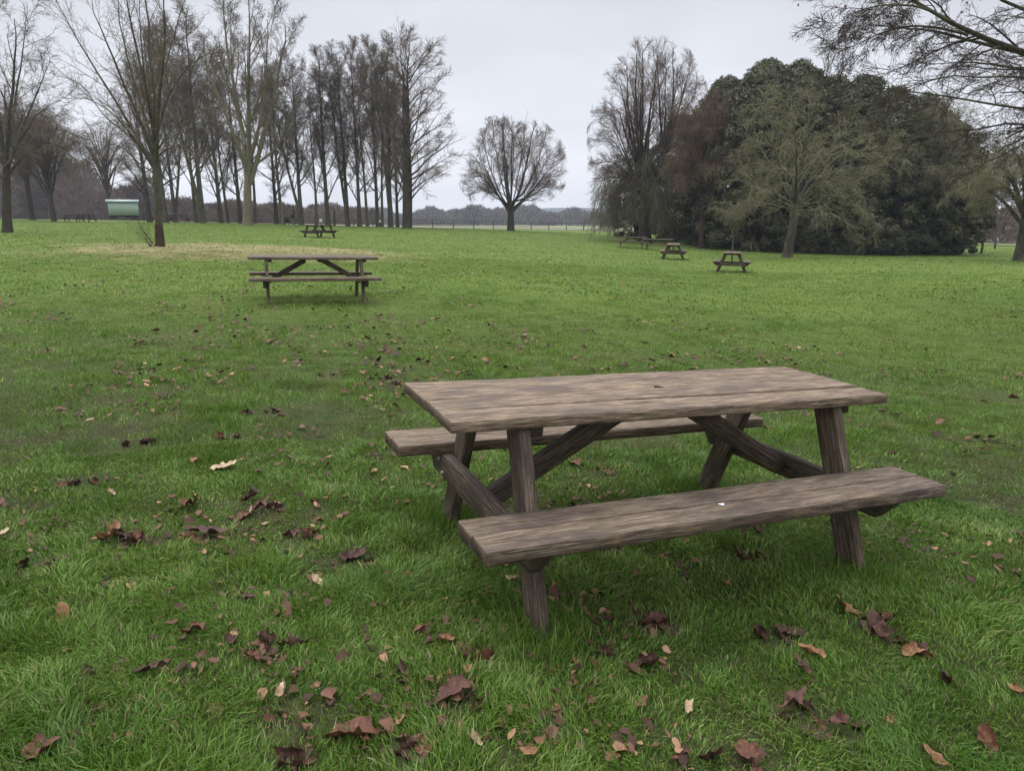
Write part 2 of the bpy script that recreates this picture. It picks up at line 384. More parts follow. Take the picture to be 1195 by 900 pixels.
# ------------------------------------------------------------------ grass
TLX_ = .765
def worn(x, y):
    w = sst(.62, .78, .55*vnoise(x, y, .55, 41)+.45*vnoise(x, y, .14, 42))
    return w*(.35+.65*sst(.45, .6, vnoise(x, y, 2.2, 43)))
def build_grass():
    mb = MB()
    def band(d0, d1, n, hgt, wid, segs, sd):
        r = np.random.default_rng(sd)
        d = np.sqrt(r.random(n)*(d1*d1-d0*d0)+d0*d0); a = np.radians((r.random(n)-.5)*86)
        x = d*np.sin(a); y = d*np.cos(a)
        # tufts
        dens = .35+.65*vnoise(x, y, .11, 5)*1.4*vnoise(x, y, .7, 6)*1.3+.25
        keep = r.random(n) < np.clip(dens, 0, 1)*(1-.8*patch_w(x, y))*(1-.75*worn(x, y)*(1-sst(6, 14, d)))*(1-sst(58, 98, d))
        x, y = x[keep], y[keep]; n = len(x)
        z = gz(x, y)-.006
        tall = .45+.9*vnoise(x, y, .5, 8)*vnoise(x, y, .16, 9)*1.8
        h = hgt*tall*(.5+r.random(n)*.75); yaw = r.random(n)*2*math.pi
        cx_ = (vnoise(x, y, .13, 21)-.5)*1.5; cy_ = (vnoise(x, y, .13, 22)-.5)*1.5     # blades comb the same way inside a tuft
        lean = .25+r.random(n)*.8
        dx = (np.cos(yaw)*.8+cx_)*lean*h; dy = (np.sin(yaw)*.8+cy_)*lean*h
        wd = wid*(.5+r.random(n)*.8)*np.where(r.random(n) < .035, 2.4, 1); ws = r.random(n)*math.pi
        sx = np.cos(ws)*wd*.5; sy = np.sin(ws)*wd*.5
        rn = np.clip(r.random(n)*.8+.25*vnoise(x, y, .35, 12)-.03, 0, 1)
        rn = np.where(r.random(n) < .055+.05*patch_w(x, y), .95+.05*r.random(n), np.minimum(rn, .92))
        B = np.stack([x, y, z], 1)
        S = np.stack([sx, sy, np.zeros(n)], 1)
        if segs == 2:
            m = B+np.stack([dx*.35, dy*.35, h*.62], 1); tp = B+np.stack([dx, dy, h*(1-.25*lean)], 1)
            V = np.stack([B-S, B+S, m+S*.8, m-S*.8, tp], 1)
            i = np.arange(n)[:, None]*5
            nb = mb.n
            mb.add(V, np.concatenate([i+np.array([[0, 1, 2, 3]])]), np.repeat(rn, 5))
            # tip triangles reuse the vertices just added
            mb.f.append((i+nb+np.array([[3, 2, 4]])).ravel()); mb.k.append(np.full(n, 3))
        else:
            tp = B+np.stack([dx, dy, h*.85], 1)
            mb.add(np.stack([B-S, B+S, tp], 1), np.arange(n)[:, None]*3+np.array([[0, 1, 2]]), np.repeat(rn, 3))
    band(1.1, 2.6, 210000, .047, .0030, 2, 1)
    band(2.6, 4.5, 290000, .045, .0038, 2, 2)
    band(4.5, 8, 320000, .044, .0060, 1, 3)
    band(8, 14, 270000, .042, .011, 1, 4)
    band(14, 28, 220000, .052, .024, 1, 5)
    band(28, 98, 330000, .060, .055, 1, 6)
    r = np.random.default_rng(77); c_, s_ = math.cos(.4149), math.sin(.4149)
    for sx in (-1, 1):
        for sy in (-1, 1):
            P = tw((.6322+c_*sx*TLX_-s_*sy*.54, 2.9719+s_*sx*TLX_+c_*sy*.54, 0)); n = 900
            x = P[0]+r.normal(0, .085, n); y = P[1]+r.normal(0, .085, n); z = gz(x, y)-.005; h = .05+.07*r.random(n); a = r.random(n)*6.28; ln = .2+.5*r.random(n)
            B = np.stack([x, y, z], 1); w_ = r.random(n)*math.pi; S = np.stack([np.cos(w_)*.0016, np.sin(w_)*.0016, 0*w_], 1)
            m = B+np.stack([np.cos(a)*ln*h*.35, np.sin(a)*ln*h*.35, h*.6], 1); tp = B+np.stack([np.cos(a)*ln*h, np.sin(a)*ln*h, h*.92], 1)
            nb = mb.n; i = np.arange(n)[:, None]*5; rn = .1+.75*r.random(n)
            mb.add(np.stack([B-S, B+S, m+S*.8, m-S*.8, tp], 1), i+np.array([[0, 1, 2, 3]]), np.repeat(rn, 5)); mb.f.append((i+nb+np.array([[3, 2, 4]])).ravel()); mb.k.append(np.full(n, 3))
    o = mb.build('grass', M['grass']); tag(o, 'short damp lawn grass', 'grass', kind='stuff')
build_grass()

# ------------------------------------------------------------------ picnic tables
def timber(name, parts, mat, parent, frame):
    """parts: list of (x0,x1,y0,y1,z0,z1) in the frame's local space, grain along local x. frame: 4x4 (np)"""
    from mathutils import Matrix
    mb = MB(); r = np.random.default_rng(sum(map(ord, name))+len(parent.children) if parent else 1)
    for pi, pt in enumerate(parts):
        x0, x1, y0, y1, z0, z1 = pt[:6]; cut = pt[6] if len(pt) > 6 else (0, 0)
        ch = .003; n = max(3, int((x1-x0)/.05))
        sec = []
        for (ya, za, sy, sz) in ((y0, z0, 1, 1), (y1, z0, -1, 1), (y1, z1, -1, -1), (y0, z1, 1, -1)):
            pass
        ny, nz_ = 5, 3
        ring = [(y0+ch+(y1-y0-2*ch)*k/ny, z0) for k in range(ny+1)]+[(y1, z0+ch+(z1-z0-2*ch)*k/nz_) for k in range(nz_+1)] + \
               [(y1-ch-(y1-y0-2*ch)*k/ny, z1) for k in range(ny+1)]+[(y0, z1-ch-(z1-z0-2*ch)*k/nz_) for k in range(nz_+1)]
        ring = np.array(ring); K = len(ring); xs = np.linspace(x0, x1, n+1)
        xs = np.r_[xs[0], xs[0]+.004, xs[1:-1], xs[-1]-.004, xs[-1]]; n = len(xs)
        V = np.zeros((n, K, 3)); V[:, :, 0] = xs[:, None]; V[:, :, 1] = ring[None, :, 0]; V[:, :, 2] = ring[None, :, 1]
        cy_, cz_ = (y0+y1)/2, (z0+z1)/2
        jit = r.normal(0, 1, (n, K, 2))*.00035+np.cumsum(r.normal(0, 1, (n, 1, 2)), 0)*.0004
        V[:, :, 1:] += jit
        for e_ in (0, n-1):
            V[e_, :, 1] = cy_+(V[e_, :, 1]-cy_)*(1-.004/(y1-y0))
            V[e_, :, 2] = cz_+(V[e_, :, 2]-cz_)*(1-.004/(z1-z0))
        # angled end cuts: shift x along local z
        hz = (V[:, :, 2]-z0)/(z1-z0); L = x1-x0; tt = (V[:, :, 0]-x0)/L
        hy = (V[:, :, 1]-y0)/(y1-y0)
        if len(pt) > 7 and pt[7] == 'y': hz = hy
        V[:, :, 0] += cut[0]*hz*(1-tt)+cut[1]*hz*tt
        idx = np.arange(n*K).reshape(n, K); a = idx[:-1]; b = np.roll(a, -1, 1); c = np.roll(idx[1:], -1, 1); d = idx[1:]
        base = mb.n; mb.add(V, np.stack([a, d, c, b], -1).reshape(-1, 4), (pi*.37+.11*r.random()) % 1)
        mb.f.append(base+idx[0]); mb.k.append(np.array([K])); mb.f.append(base+idx[-1][::-1]); mb.k.append(np.array([K]))
    o = mb.build(name, mat, parent)
    o.matrix_local = Matrix([[float(q) for q in row] for row in frame])
    return o
def frame(o, xd, zd):
    xd = np.array(xd, float); xd /= np.linalg.norm(xd); zd = np.array(zd, float); zd -= xd*(zd@xd); zd /= np.linalg.norm(zd); yd = np.cross(zd, xd)
    Mx = np.eye(4); Mx[:3, 0] = xd; Mx[:3, 1] = yd; Mx[:3, 2] = zd; Mx[:3, 3] = o; return Mx
ID = np.eye(4)
TL, TWD, TZ, TS, TSO, TSI, TLX, TLO = 2.095/2, .316, .75, .434, .666, .411, .765, .535
def make_table():
    root = empty('picnic_table', (0, 0, 0))
    th = .042
    n = 4; wdt = 2*TWD/n
    ends = [(-TL, TL), (-TL+.004, TL-.012), (-TL-.003, TL+.005), (-TL, TL-.004)]
    pl = [(ends[i][0], ends[i][1], -TWD+i*wdt+.002, -TWD+(i+1)*wdt-.002, TZ-th, TZ-(.0015 if i % 2 else 0)) for i in range(n)]
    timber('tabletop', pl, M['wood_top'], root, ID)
    # parasol hole: a dark ring plug set just above the middle plank joint
    mb = MB(); k = 18; a = np.arange(k)*2*math.pi/k
    V = np.r_[np.c_[np.cos(a)*.021, np.sin(a)*.021, np.full(k, TZ+.0016)], np.c_[np.cos(a)*.0215, np.sin(a)*.0215, np.full(k, TZ-.02)]]
    mb.add(V, [list(range(k))]); i = np.arange(k); mb.add(V, np.stack([i, i+k, (i+1) % k+k, (i+1) % k], 1))
    hole = mb.build('parasol_hole', M['hole'], root); hole.location = (0.02, 0.01, 0)
    for s in (-1, 1):
        w_ = (TSO-TSI)/2
        ys = sorted((s*TSI, s*TSO)); ym = sum(ys)/2
        timber('seat', [(-TL+.006, TL-.006, ys[0], ym-.003, TS-.05, TS), (-TL+.001, TL-.009, ym+.003, ys[1], TS-.05, TS-.001)], M['wood'], root, ID)
    for sx in (-1, 1):
        for sy in (-1, 1):
            top = np.array([sx*TLX, sy*.235, TZ-th-.004]); foot = np.array([sx*TLX, sy*TLO, -.07])
            d = foot-top; L = np.linalg.norm(d); fr = frame(top, d, (sx, 0, 0))
            # local z = outward (thickness), local y = width
            sl = (d[1]/abs(d[2]))*.115
            yl = fr[:3, 1][1]
            cutv = sl*(1 if yl > 0 else -1)*-1
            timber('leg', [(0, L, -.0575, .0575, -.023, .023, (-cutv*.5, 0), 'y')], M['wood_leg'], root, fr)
        # bearer on the outer face of the legs
        xb = sx*(TLX+.048)
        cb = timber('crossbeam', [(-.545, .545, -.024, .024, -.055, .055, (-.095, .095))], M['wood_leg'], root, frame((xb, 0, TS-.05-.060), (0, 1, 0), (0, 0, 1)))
        for sy in (-1, 1):
            for q in (-1, 1):
                b = MB(); ybolt = sy*.43+q*.028
                tubes(b, [[(0, 0, 0), (sx*.009, 0, 0)]], [[.009, .007]], 8)
                b.add([(sx*.009, .007*math.cos(t_), .007*math.sin(t_)) for t_ in np.arange(8)*math.pi/4], [list(range(8))])
                bo = b.build('bolt', M['metal'], root)
                bo.location = (xb+sx*.0245, ybolt, TS-.11+q*.025*sy)
        # cleat under the tabletop, on the right-hand face of each leg pair
        xc = sx*TLX+.053
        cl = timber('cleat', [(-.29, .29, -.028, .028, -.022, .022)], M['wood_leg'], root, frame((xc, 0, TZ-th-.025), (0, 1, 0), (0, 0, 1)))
        # diagonal brace
        a_ = np.array([sx*.17, 0, TZ-th-.045]); b_ = np.array([sx*(TLX-.0), 0, TS-.115]); d = b_-a_; L = np.linalg.norm(d)
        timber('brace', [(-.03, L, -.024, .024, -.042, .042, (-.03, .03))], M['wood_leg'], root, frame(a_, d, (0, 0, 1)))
    timber('cleat', [(-.27, .27, -.04, .04, -.022, .022)], M['wood_leg'], root, frame((.10, 0, TZ-th-.025), (0, 1, 0), (0, 0, 1)))
    return root
def chamfer(o):
    me = o.data
    for v in me.vertices:
        x, y, z = v.co
        if abs(x) > .55:
            k = (abs(x)-.55)/.095; zmin = -.055+k*.085
            if z < zmin: v.co.z = zmin+(z+.055)*.1
M['hole'] = m_plain('hole_dark', (.012, .010, .009), .9, .1)
table = make_table()
from mathutils import Matrix, Vector
def place_table(o, fit_xy=None, yaw=0, pos=None, tilt=True):
    if fit_xy is not None:
        P = tw((fit_xy[0], fit_xy[1], 0)); R = RT
    else:
        P = np.array(pos); e_ = .8
        gx = (gbase(P[0]+e_, P[1])-gbase(P[0]-e_, P[1]))/(2*e_); gy = (gbase(P[0], P[1]+e_)-gbase(P[0], P[1]-e_))/(2*e_)
        if P[1] > 30: gx, gy = gx*.15, gy*.15
        nn = unit(np.array([-float(gx), -float(gy), 1.])); xx = unit(np.cross(np.array([0, 1., 0]), nn)); yy = np.cross(nn, xx)
        R = np.stack([xx, yy, nn], 1)
    c, s = math.cos(yaw), math.sin(yaw); Rz = np.array([[c, -s, 0], [s, c, 0], [0, 0, 1]])
    Mx = np.eye(4); Mx[:3, :3] = R @ Rz; Mx[:3, 3] = P
    o.matrix_world = Matrix([[float(q) for q in r_] for r_ in Mx])
place_table(table, (.6322, 2.9719), .4149)
GRP = 'wooden picnic tables set out on the lawn'
tag(table, 'large weathered timber picnic table nearest the camera, white speck on its front bench', 'picnic table', GRP)
OTHER = [(368, 350, 12.0, .34, 'picnic table seen side on in the middle distance, left of centre'),
         (853, 317.5, 26.4, 1.265, 'picnic table seen end on, nearer of the two single ones at the right'),
         (785, 302, 36, 1.36, 'picnic table seen end on, just in front of the two end-to-end tables'),
         (736.5, 290, 51, -.16, 'left table of the two end-to-end tables in front of the drooping tree'),
         (768, 290.5, 49, -.16, 'right table of the two end-to-end tables in front of the drooping tree'),
         (373, 277.5, 42, 1.2, 'dark picnic table on the crest in front of the copse, behind the side-on one'),
         (87, 258.5, 78, .1, 'left table of the two small dark ones near the green hut'),
         (101, 259.5, 74, 1.3, 'right table of the two small dark ones near the green hut'),
         (209, 259.5, 72, .1, 'small dark picnic table among the copse trunks, right of the solitary tree')]
for u, v, Y, yaw, lab in OTHER:
    c = copy_tree(table); p = gpt(u, v, Y); place_table(c, yaw=yaw, pos=(p[0], p[1], float(gbase(p[0], p[1]))))
    c['label'] = lab
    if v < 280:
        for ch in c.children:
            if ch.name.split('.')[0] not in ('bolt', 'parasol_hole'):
                ch.material_slots[0].link = 'OBJECT'; ch.material_slots[0].material = M['wood_backlit']  # same timber, with the backlit shade painted into its colour
# bird dropping on the near bench
mb = MB(); k = 11; a = np.arange(k)*2*math.pi/k; rr = .008*(1+.35*np.sin(3*a)+.2*np.cos(5*a))
V = np.r_[np.c_[rr*1.5*np.cos(a), rr*np.sin(a), np.zeros(k)], [[0, 0, .003]]]
mb.add(V, [(i, (i+1) % k, k) for i in range(k)])
dr = mb.build('bird_dropping', m_plain('chalky_white', (.75, .76, .8), .6))
tag(dr, 'small white bird dropping on the front bench of the nearest table', 'bird dropping')
c_, s_ = math.cos(.4149), math.sin(.4149)
lx, ly = -.06, -.56
dr.location = tw((.6322+c_*lx-s_*ly, 2.9719+s_*lx+c_*ly, TS+.0015)); dr.rotation_euler = (0, .05, .41)

# ------------------------------------------------------------------ trees
def along(P, t):
    """point and tangent at t (0..1) for matching rows"""
    N, K, _ = P.shape; x = np.clip(t, 0, .9999)*(K-1); i = x.astype(int); f = (x-i)[:, None]
    r = np.arange(N); a = P[r, i]; b = P[r, i+1]; return a*(1-f)+b*f, unit(b-a)
def arc(o, d, L, K, trop, wig, rg, bias=None):
    N = len(o); P = np.zeros((N, K, 3)); P[:, 0] = o; d = unit(d.copy())
    for i in range(1, K):
        P[:, i] = P[:, i-1]+d*(L/(K-1))[:, None]
        d = d+rg.normal(0, wig, (N, 3)); d[:, 2] += np.asarray(trop)/(K-1)
        if bias is not None: d += np.asarray(bias)/(K-1)
        d = unit(d)
    return P
def env_clip(o, d, L, env):
    if env is None: return L
    c, r = np.array(env[0]), np.array(env[1]); p = (o-c)/r; q = d/r
    A = (q*q).sum(1); B = 2*(p*q).sum(1); Cc = (p*p).sum(1)-1; D = B*B-4*A*Cc
    t = np.where(D > 0, (-B+np.sqrt(np.maximum(D, 0)))/(2*A), .0)
    return np.clip(np.minimum(L, t), .12*L, L)
def grow(P, R, n, t0, t1, ang, asd, lf, K, trop, wig, rg, env=None, rf=.6, rmin=.01, lmin=.15, shrink=.5, bias=None, flat=0):
    N = len(P); idx = np.repeat(np.arange(N), n); m = len(idx)
    Lp = np.linalg.norm(np.diff(P, axis=1), axis=2).sum(1)[idx]
    t = t0+(t1-t0)*((np.tile(np.arange(n), N)+rg.random(m))/n)
    o, tn = along(P[idx], t)
    x = np.clip(t, 0, .9999)*(R.shape[1]-1); i = x.astype(int); f = x-i; rp = R[idx, i]*(1-f)+R[idx, i+1]*f
    rv = unit(rg.normal(0, 1, (m, 3))); rv[:, 2] *= (1-flat); perp = unit(rv-tn*(rv*tn).sum(1)[:, None])
    a = np.radians(ang+rg.normal(0, asd, m)); d = tn*np.cos(a)[:, None]+perp*np.sin(a)[:, None]
    L = np.maximum(Lp*lf*(1-shrink*t)*(.6+.6*rg.random(m)), lmin)
    L0 = L; L = env_clip(o, d, L, env)
    if env is not None:
        kp = L > .34*L0
        if kp.sum() > 3: idx, o, d, L, rp = idx[kp], o[kp], d[kp], L[kp], rp[kp]; m = len(idx)
    Pn = arc(o, d, L, K, trop, wig, rg, bias)
    r0 = np.clip(rp*rf, rmin, None)*np.clip(.7+.3*rg.random(m), 0, 1)
    Rn = np.maximum(r0[:, None]*np.linspace(1, .25, K)[None], rmin*.6)
    return Pn, Rn
def taper(K, r0, r1, flare=0):
    s = np.linspace(0, 1, K); r = r0+(r1-r0)*s
    return r+flare*np.exp(-s*K/1.4)
def finish(name, wood, twigs, mb_, mt_, parent_loc=(0, 0, 0), extra=None):
    """wood / twigs: lists of (P,R,sides); trunk mesh first, crown mesh with the fine branches"""
    root = empty(name, parent_loc)
    mb = MB()
    for P, R, s in wood: tubes(mb, P, R, s)
    mb.build('trunk', mb_, root, smooth=True)
    mb = MB()
    for P, R, s in twigs: tubes(mb, P, R, s, rng.random(len(P)))
    if extra is not None: extra(mb)
    mb.build('crown', mt_, root, smooth=False)
    return root

def tree_upright(sd, Ht, W, r0, bare=.2, ang=32, n1=26, n2=9, n3=7, n4=4, tw_r=.011, mats=('bark_grey', 'twig_grey'), trop=.55, lean=0., droop3=0., forks=1, flat=0, offs=0):
    rg = np.random.default_rng(sd)
    env = ((offs, 0, Ht*(.5+bare*.5)), (W, W, Ht*(.5-bare*.38)))
    wood = []; tw_ = []
    K = 14; P = np.zeros((forks, K, 3)); R = np.zeros((forks, K))
    for f in range(forks):
        z = np.linspace(-.2, Ht*(.93 if f == 0 else .85), K)
        wob = np.cumsum(rg.normal(0, .012*Ht/ K*3, (K, 2)), 0)*np.linspace(0, 1, K)[:, None]
        P[f, :, 0] = wob[:, 0]+lean*np.linspace(0, 1, K)*Ht; P[f, :, 1] = wob[:, 1]; P[f, :, 2] = z
        if f:
            a = rg.random()*6.28; sp = np.clip((np.linspace(0, 1, K)-.12)*1.5, 0, None)**.8*W*.5
            P[f, :, 0] += math.cos(a)*(sp+r0*.4); P[f, :, 1] += math.sin(a)*(sp+r0*.4)
        R[f] = taper(K, r0*(1 if f == 0 else .75), .02, r0*.35)
    wood.append((P, R, 9))
    A, a_r = grow(P, R, n1, bare*.75, .97, ang, 9, .50, 9, trop, .07, rg, env, .5, .018, shrink=.78)
    wood.append((A, a_r, 5))
    B, b_r = grow(A, a_r, n2, .08, 1, 36, 14, .42, 6, .25+0*trop, .09, rg, env, .55, .0125, lmin=.5, flat=flat)
    D, d_r = grow(B, b_r, n3, .1, 1, 40, 14, .5, 4, .15-droop3, .12, rg, env, .7, tw_r*1.1, lmin=.35, flat=flat)
    E_, e_r = grow(D, d_r, n4, .1, 1, 40, 16, .6, 3, .05-droop3, .12, rg, env, .8, tw_r, lmin=.28, flat=flat)
    tw_ += [(B, b_r, 4), (D, d_r, 3), (E_, e_r, 3)]
    return finish('bare_tree', wood, tw_, M[mats[0]], M[mats[1]])

def tree_limbs(sd, trunk, r0, limbs, env, lv, mats, name='bare_tree', tw_r=.01, extra=None):
    """trunk: list of points; limbs: list of (polyline, radius); lv: list of grow kwargs"""
    rg = np.random.default_rng(sd)
    def res(pts, K):
        pts = np.array(pts, float); d = np.r_[0, np.cumsum(np.linalg.norm(np.diff(pts, axis=0), axis=1))]; s = np.linspace(0, d[-1], K)
        q = np.stack([np.interp(s, d, pts[:, i]) for i in range(3)], 1)
        for _ in range(2): q[1:-1] = (q[:-2]+2*q[1:-1]+q[2:])/4
        return q
    T = res(trunk, 12)[None]; TR = taper(12, r0, r0*.75, r0*.4)[None]
    K = 12; L = np.stack([res(l, K) for l, r in limbs])
    w_ = np.cumsum(rg.normal(0, 1, L.shape), 1)*np.linspace(0, 1, K)[None, :, None]
    L = L+w_*.02*np.linalg.norm(L[:, -1]-L[:, 0], axis=1)[:, None, None]/3
    LR = np.stack([taper(K, r, r*.12) for l, r in limbs])
    wood = [(T, TR, 10), (L, LR, 7)]; tw_ = []
    P, R = L, LR
    for i, kw in enumerate(lv):
        kw = dict(kw); s = kw.pop('s', 3); P, R = grow(P, R, rg=rg, env=env, **kw)
        (wood if i == 0 and s > 4 else tw_).append((P, R, s))
    ex = (lambda m: extra(m, P)) if extra else None
    return finish(name, wood, tw_, M[mats[0]], M[mats[1]], extra=ex)

def projector(u0, v0, Y):
    G = gpt(u0, v0, Y)
    return lambda u, v, dy=0: tuple(float(q) for q in (at(u, v, Y+dy)-G))
def put(root, u, v, Y, rz=0, s=1., sz=None):
    p = gpt(u, v, Y); root.location = [float(q) for q in p]; root.rotation_euler = (0, 0, rz)
    root.scale = (s, s, s if sz is None else sz)
    return root
px = lambda n, Y: n*Y/F      # size of n photo pixels at distance Y

# --- the copse behind the crest: three grown forms copied, plus special trees
CG = 'bare trees of the copse along the crest'
var = [tree_upright(1, 14, 2.6, .165, .2, 26, 24, 8, 6, 5, .0085, ('bark_grey', 'twig_dark')),
       tree_upright(2, 14, 2.3, .155, .28, 30, 22, 8, 6, 5, .0085, ('bark_grey', 'twig_grey'), forks=2),
       tree_upright(3, 14, 2.9, .17, .18, 36, 24, 8, 6, 5, .0085, ('bark_dark', 'twig_brown'), droop3=.2),
       tree_upright(4, 14, 2.2, .12, .3, 24, 18, 8, 6, 5, .0085, ('bark_grey', 'twig_dark'), lean=.05)]
COPSE = [(175, 259, 76, 75, 45, 2, 'dark trunk of the copse just left of the solitary tree, nearest the green hut'),
         (193, 260, 70, 40, 48, 0, 'thick dark trunk of the copse just right of the solitary tree'),
         (205, 258.5, 84, 80, 38, 1, 'slim copse tree behind the small picnic table right of the solitary tree'),
         (229, 260, 79, 70, 34, 3, 'thin copse trunk close on the left of a thicker one, right of the small table'),
         (237, 261, 69, 20, 46, 1, 'thick grey copse tree with a thin trunk close on its left'),
         (258, 260, 80, 75, 32, 0, 'copse tree midway between the small table and the pale forked tree'),
         (267, 260, 86, 95, 26, 3, 'slender brown copse trunk two to the left of the pale forked tree'),
         (281, 261, 76, 70, 32, 2, 'dark trunk touching the pale forked tree on its left'),
         (298, 261.5, 86, 85, 26, 3, 'thin dark trunk touching the pale forked tree on its right'),
         (323, 262, 82, 100, 32, 2, 'slender leaning trunk left of the tall weathered post'),
         (330, 262, 76, 75, 32, 3, 'leaning trunk touching the tall weathered post'),
         (352, 263, 66, 70, 36, 1, 'stout grey copse tree right of the tall weathered post'),
         (370, 263, 82, 105, 24, 3, 'thin trunk behind the table on the crest'),
         (383, 264, 67, 62, 34, 0, 'stout copse tree right behind the crest table'),
         (406, 265, 68, 62, 30, 1, 'grey copse tree, first to the right of the table on the crest'),
         (420, 265, 67, 56, 30, 0, 'dark copse tree with flared foot, second to the right of the crest table'),
         (429, 265, 82, 90, 26, 3, 'thin trunk between two stout ones, third right of the crest table'),
         (441, 265.5, 70, 52, 28, 0, 'upright copse tree beside the small white sign'),
         (446, 265.5, 84, 92, 24, 3, 'thin trunk just right of the small white sign'),
         (456, 266, 66, 54, 34, 1, 'stout copse tree second from the right end of the copse'),
         (464, 266, 78, 95, 26, 2, 'slim leaning trunk just left of the rightmost wide-crowned copse tree')]
used = set()
for i, (u, v, Y, tv, hw, k, lab) in enumerate(COPSE):
    o = var[k] if k not in used else copy_tree(var[k]); used.add(k)
    h = px(v-tv, Y)/14*.94; s = 1.22*px(hw, Y)/(2.6, 2.3, 2.9, 2.2)[k]
    put(o, u, v, Y, i*1.7, min(s, h*1.25), h); tag(o, lab, 'tree', CG)

# pale forked tree of the copse
def pale():
    Y = 60; f = px(1, Y); P = projector(289, 262, Y)
    limbs = [([P(289, 215), P(283, 150, 1), P(270, 90, 1), P(258, 30, 2), P(255, -5, 2)], .24),
             ([P(289, 215), P(292, 150, -.5), P(288, 90, -1), P(292, 30, -1), P(290, -10, -1)], .25),
             ([P(292, 215), P(305, 170, 0), P(318, 120, 1), P(330, 70, 1), P(338, 30, 1)], .22),
             ([P(289, 205), P(280, 175, -1), P(262, 130, -2), P(243, 80, -2), P(238, 45, -2)], .18),
             ([P(291, 190), P(305, 140, -1.5), P(310, 80, -2), P(312, 20, -2)], .18),
             ([P(291, 200), P(300, 188, .5), P(318, 180, 1), P(335, 150, 1.5), P(345, 120, 2)], .12),
             ([P(287, 170), P(275, 120, 2), P(276, 60, 3), P(280, 20, 3)], .15)]
    t = tree_limbs(21, [P(289, 266), P(289, 240), P(289, 212)], .38, limbs, None,
        [dict(n=9, t0=.2, t1=1, ang=30, asd=10, lf=.42, K=7, trop=.5, wig=.08, rf=.6, rmin=.02, lmin=.6, s=5),
         dict(n=8, t0=.15, t1=1, ang=36, asd=12, lf=.5, K=5, trop=.3, wig=.12, rf=.6, rmin=.016, lmin=.5, s=3),
         dict(n=6, t0=.1, t1=1, ang=38, asd=14, lf=.55, K=4, trop=.2, wig=.12, rf=.7, rmin=.013, lmin=.4, s=3),
         dict(n=3, t0=.2, t1=1, ang=38, asd=14, lf=.6, K=3, trop=.1, wig=.12, rf=.7, rmin=.011, lmin=.3, s=3)],
        ('bark_pale', 'twig_grey'))
    put(t, 289, 262, Y); tag(t, 'tall bare copse tree with a pale mottled trunk that forks low', 'tree', CG)
pale()
# right end of the copse: twin trunk with a wide twiggy side crown
def copse_end():
    Y = 62; P = projector(475, 266.5, Y); rg = np.random.default_rng(31)
    L = [([P(478, 268, .5), P(479, 200, .5), P(480, 120, .6), P(482, 66, .5)], .26), ([P(473, 120), P(470, 80), P(467, 50)], .1)]
    for i in range(34):     # tiers of side limbs, longer below, sweeping out and up
        v0 = 236-i*5.0; a = i*2.4+rg.random(); k = 1-i/40
        L_ = (66 if math.cos(a) > 0 else 40)*(.45+.55*k)*(.75+.35*rg.random()); dx, dy = math.cos(a)*L_, math.sin(a)*L_*.075*.8
        L.append(([P(477, v0), P(477+dx*.35, v0-10-6*rg.random(), dy*.35), P(477+dx*.75, v0-22-8*rg.random(), dy*.75), P(477+dx, v0-24-14*rg.random(), dy)], .075*(.5+.6*k)))
    t = tree_limbs(31, [P(475, 270), P(474, 220), P(473, 160), P(473, 100)], .33, L, None,
        [dict(n=8, t0=.15, t1=1, ang=36, asd=12, lf=.45, K=7, trop=.25, wig=.08, rf=.55, rmin=.018, lmin=.6, s=4, flat=.5),
         dict(n=7, t0=.1, t1=1, ang=38, asd=12, lf=.5, K=5, trop=.1, wig=.1, rf=.6, rmin=.0125, lmin=.5, s=3, flat=.5),
         dict(n=5, t0=.1, t1=1, ang=38, asd=12, lf=.55, K=4, trop=.1, wig=.1, rf=.7, rmin=.0095, lmin=.35, s=3, flat=.4)], ('bark_dark', 'twig_dark'))
    put(t, 475, 266.5, Y); tag(t, 'big dark twin-trunked tree with a wide twiggy crown, rightmost of the copse', 'tree', CG)
copse_end()

# solitary round-headed tree at the centre
def lone():
    Y = 75; f = px(1, Y); P = projector(596, 269.5, Y)
    tips = [(556, 180, 0), (563, 155, 2), (575, 138, -2), (588, 132, 2), (597, 131, -1), (610, 133, 3), (622, 139, -3), (637, 150, 1), (648, 170, -2), (655, 190, 1), (552, 200, -2), (600, 140, -4), (585, 145, 4), (620, 150, 4), (545, 222, 0), (652, 222, 1), (648, 205, -3)]
    limbs = []
    for i, (u, v, dy) in enumerate(tips):
        k = (u-596)/60
        low = max(0, (v-195)/35); limbs.append(([P(596+k*2, 248-(i % 4)*4), P(596+k*24, 226+low*4, dy*.3), P(596+k*44, 200+(v-190)*.25+low*10, dy*.7), P(u, v, dy)], (.15-.04*(i % 3))*(1-.35*low)))
    ec = P(598, 194); env = (ec, (64*f, 5.8, 57*f))
    t = tree_limbs(41, [P(596, 273), P(596, 258), P(596, 243)], .42, limbs, env,
        [dict(n=9, t0=.15, t1=1, ang=34, asd=12, lf=.42, K=7, trop=.1, wig=.06, rf=.55, rmin=.03, lmin=.6, s=5),
         dict(n=7, t0=.1, t1=1, ang=34, asd=12, lf=.5, K=5, trop=.05, wig=.09, rf=.55, rmin=.014, lmin=.6, s=3),
         dict(n=5, t0=.1, t1=1, ang=36, asd=12, lf=.6, K=4, trop=0, wig=.1, rf=.7, rmin=.0105, lmin=.5, s=3),
         dict(n=3, t0=.2, t1=1, ang=34, asd=12, lf=.7, K=3, trop=0, wig=.1, rf=.7, rmin=.0085, lmin=.4, s=3)],
        ('bark_dark', 'twig_dark'))
    put(t, 596, 269.5, Y); tag(t, 'round-headed bare tree standing alone at the centre of the horizon', 'tree')
lone()

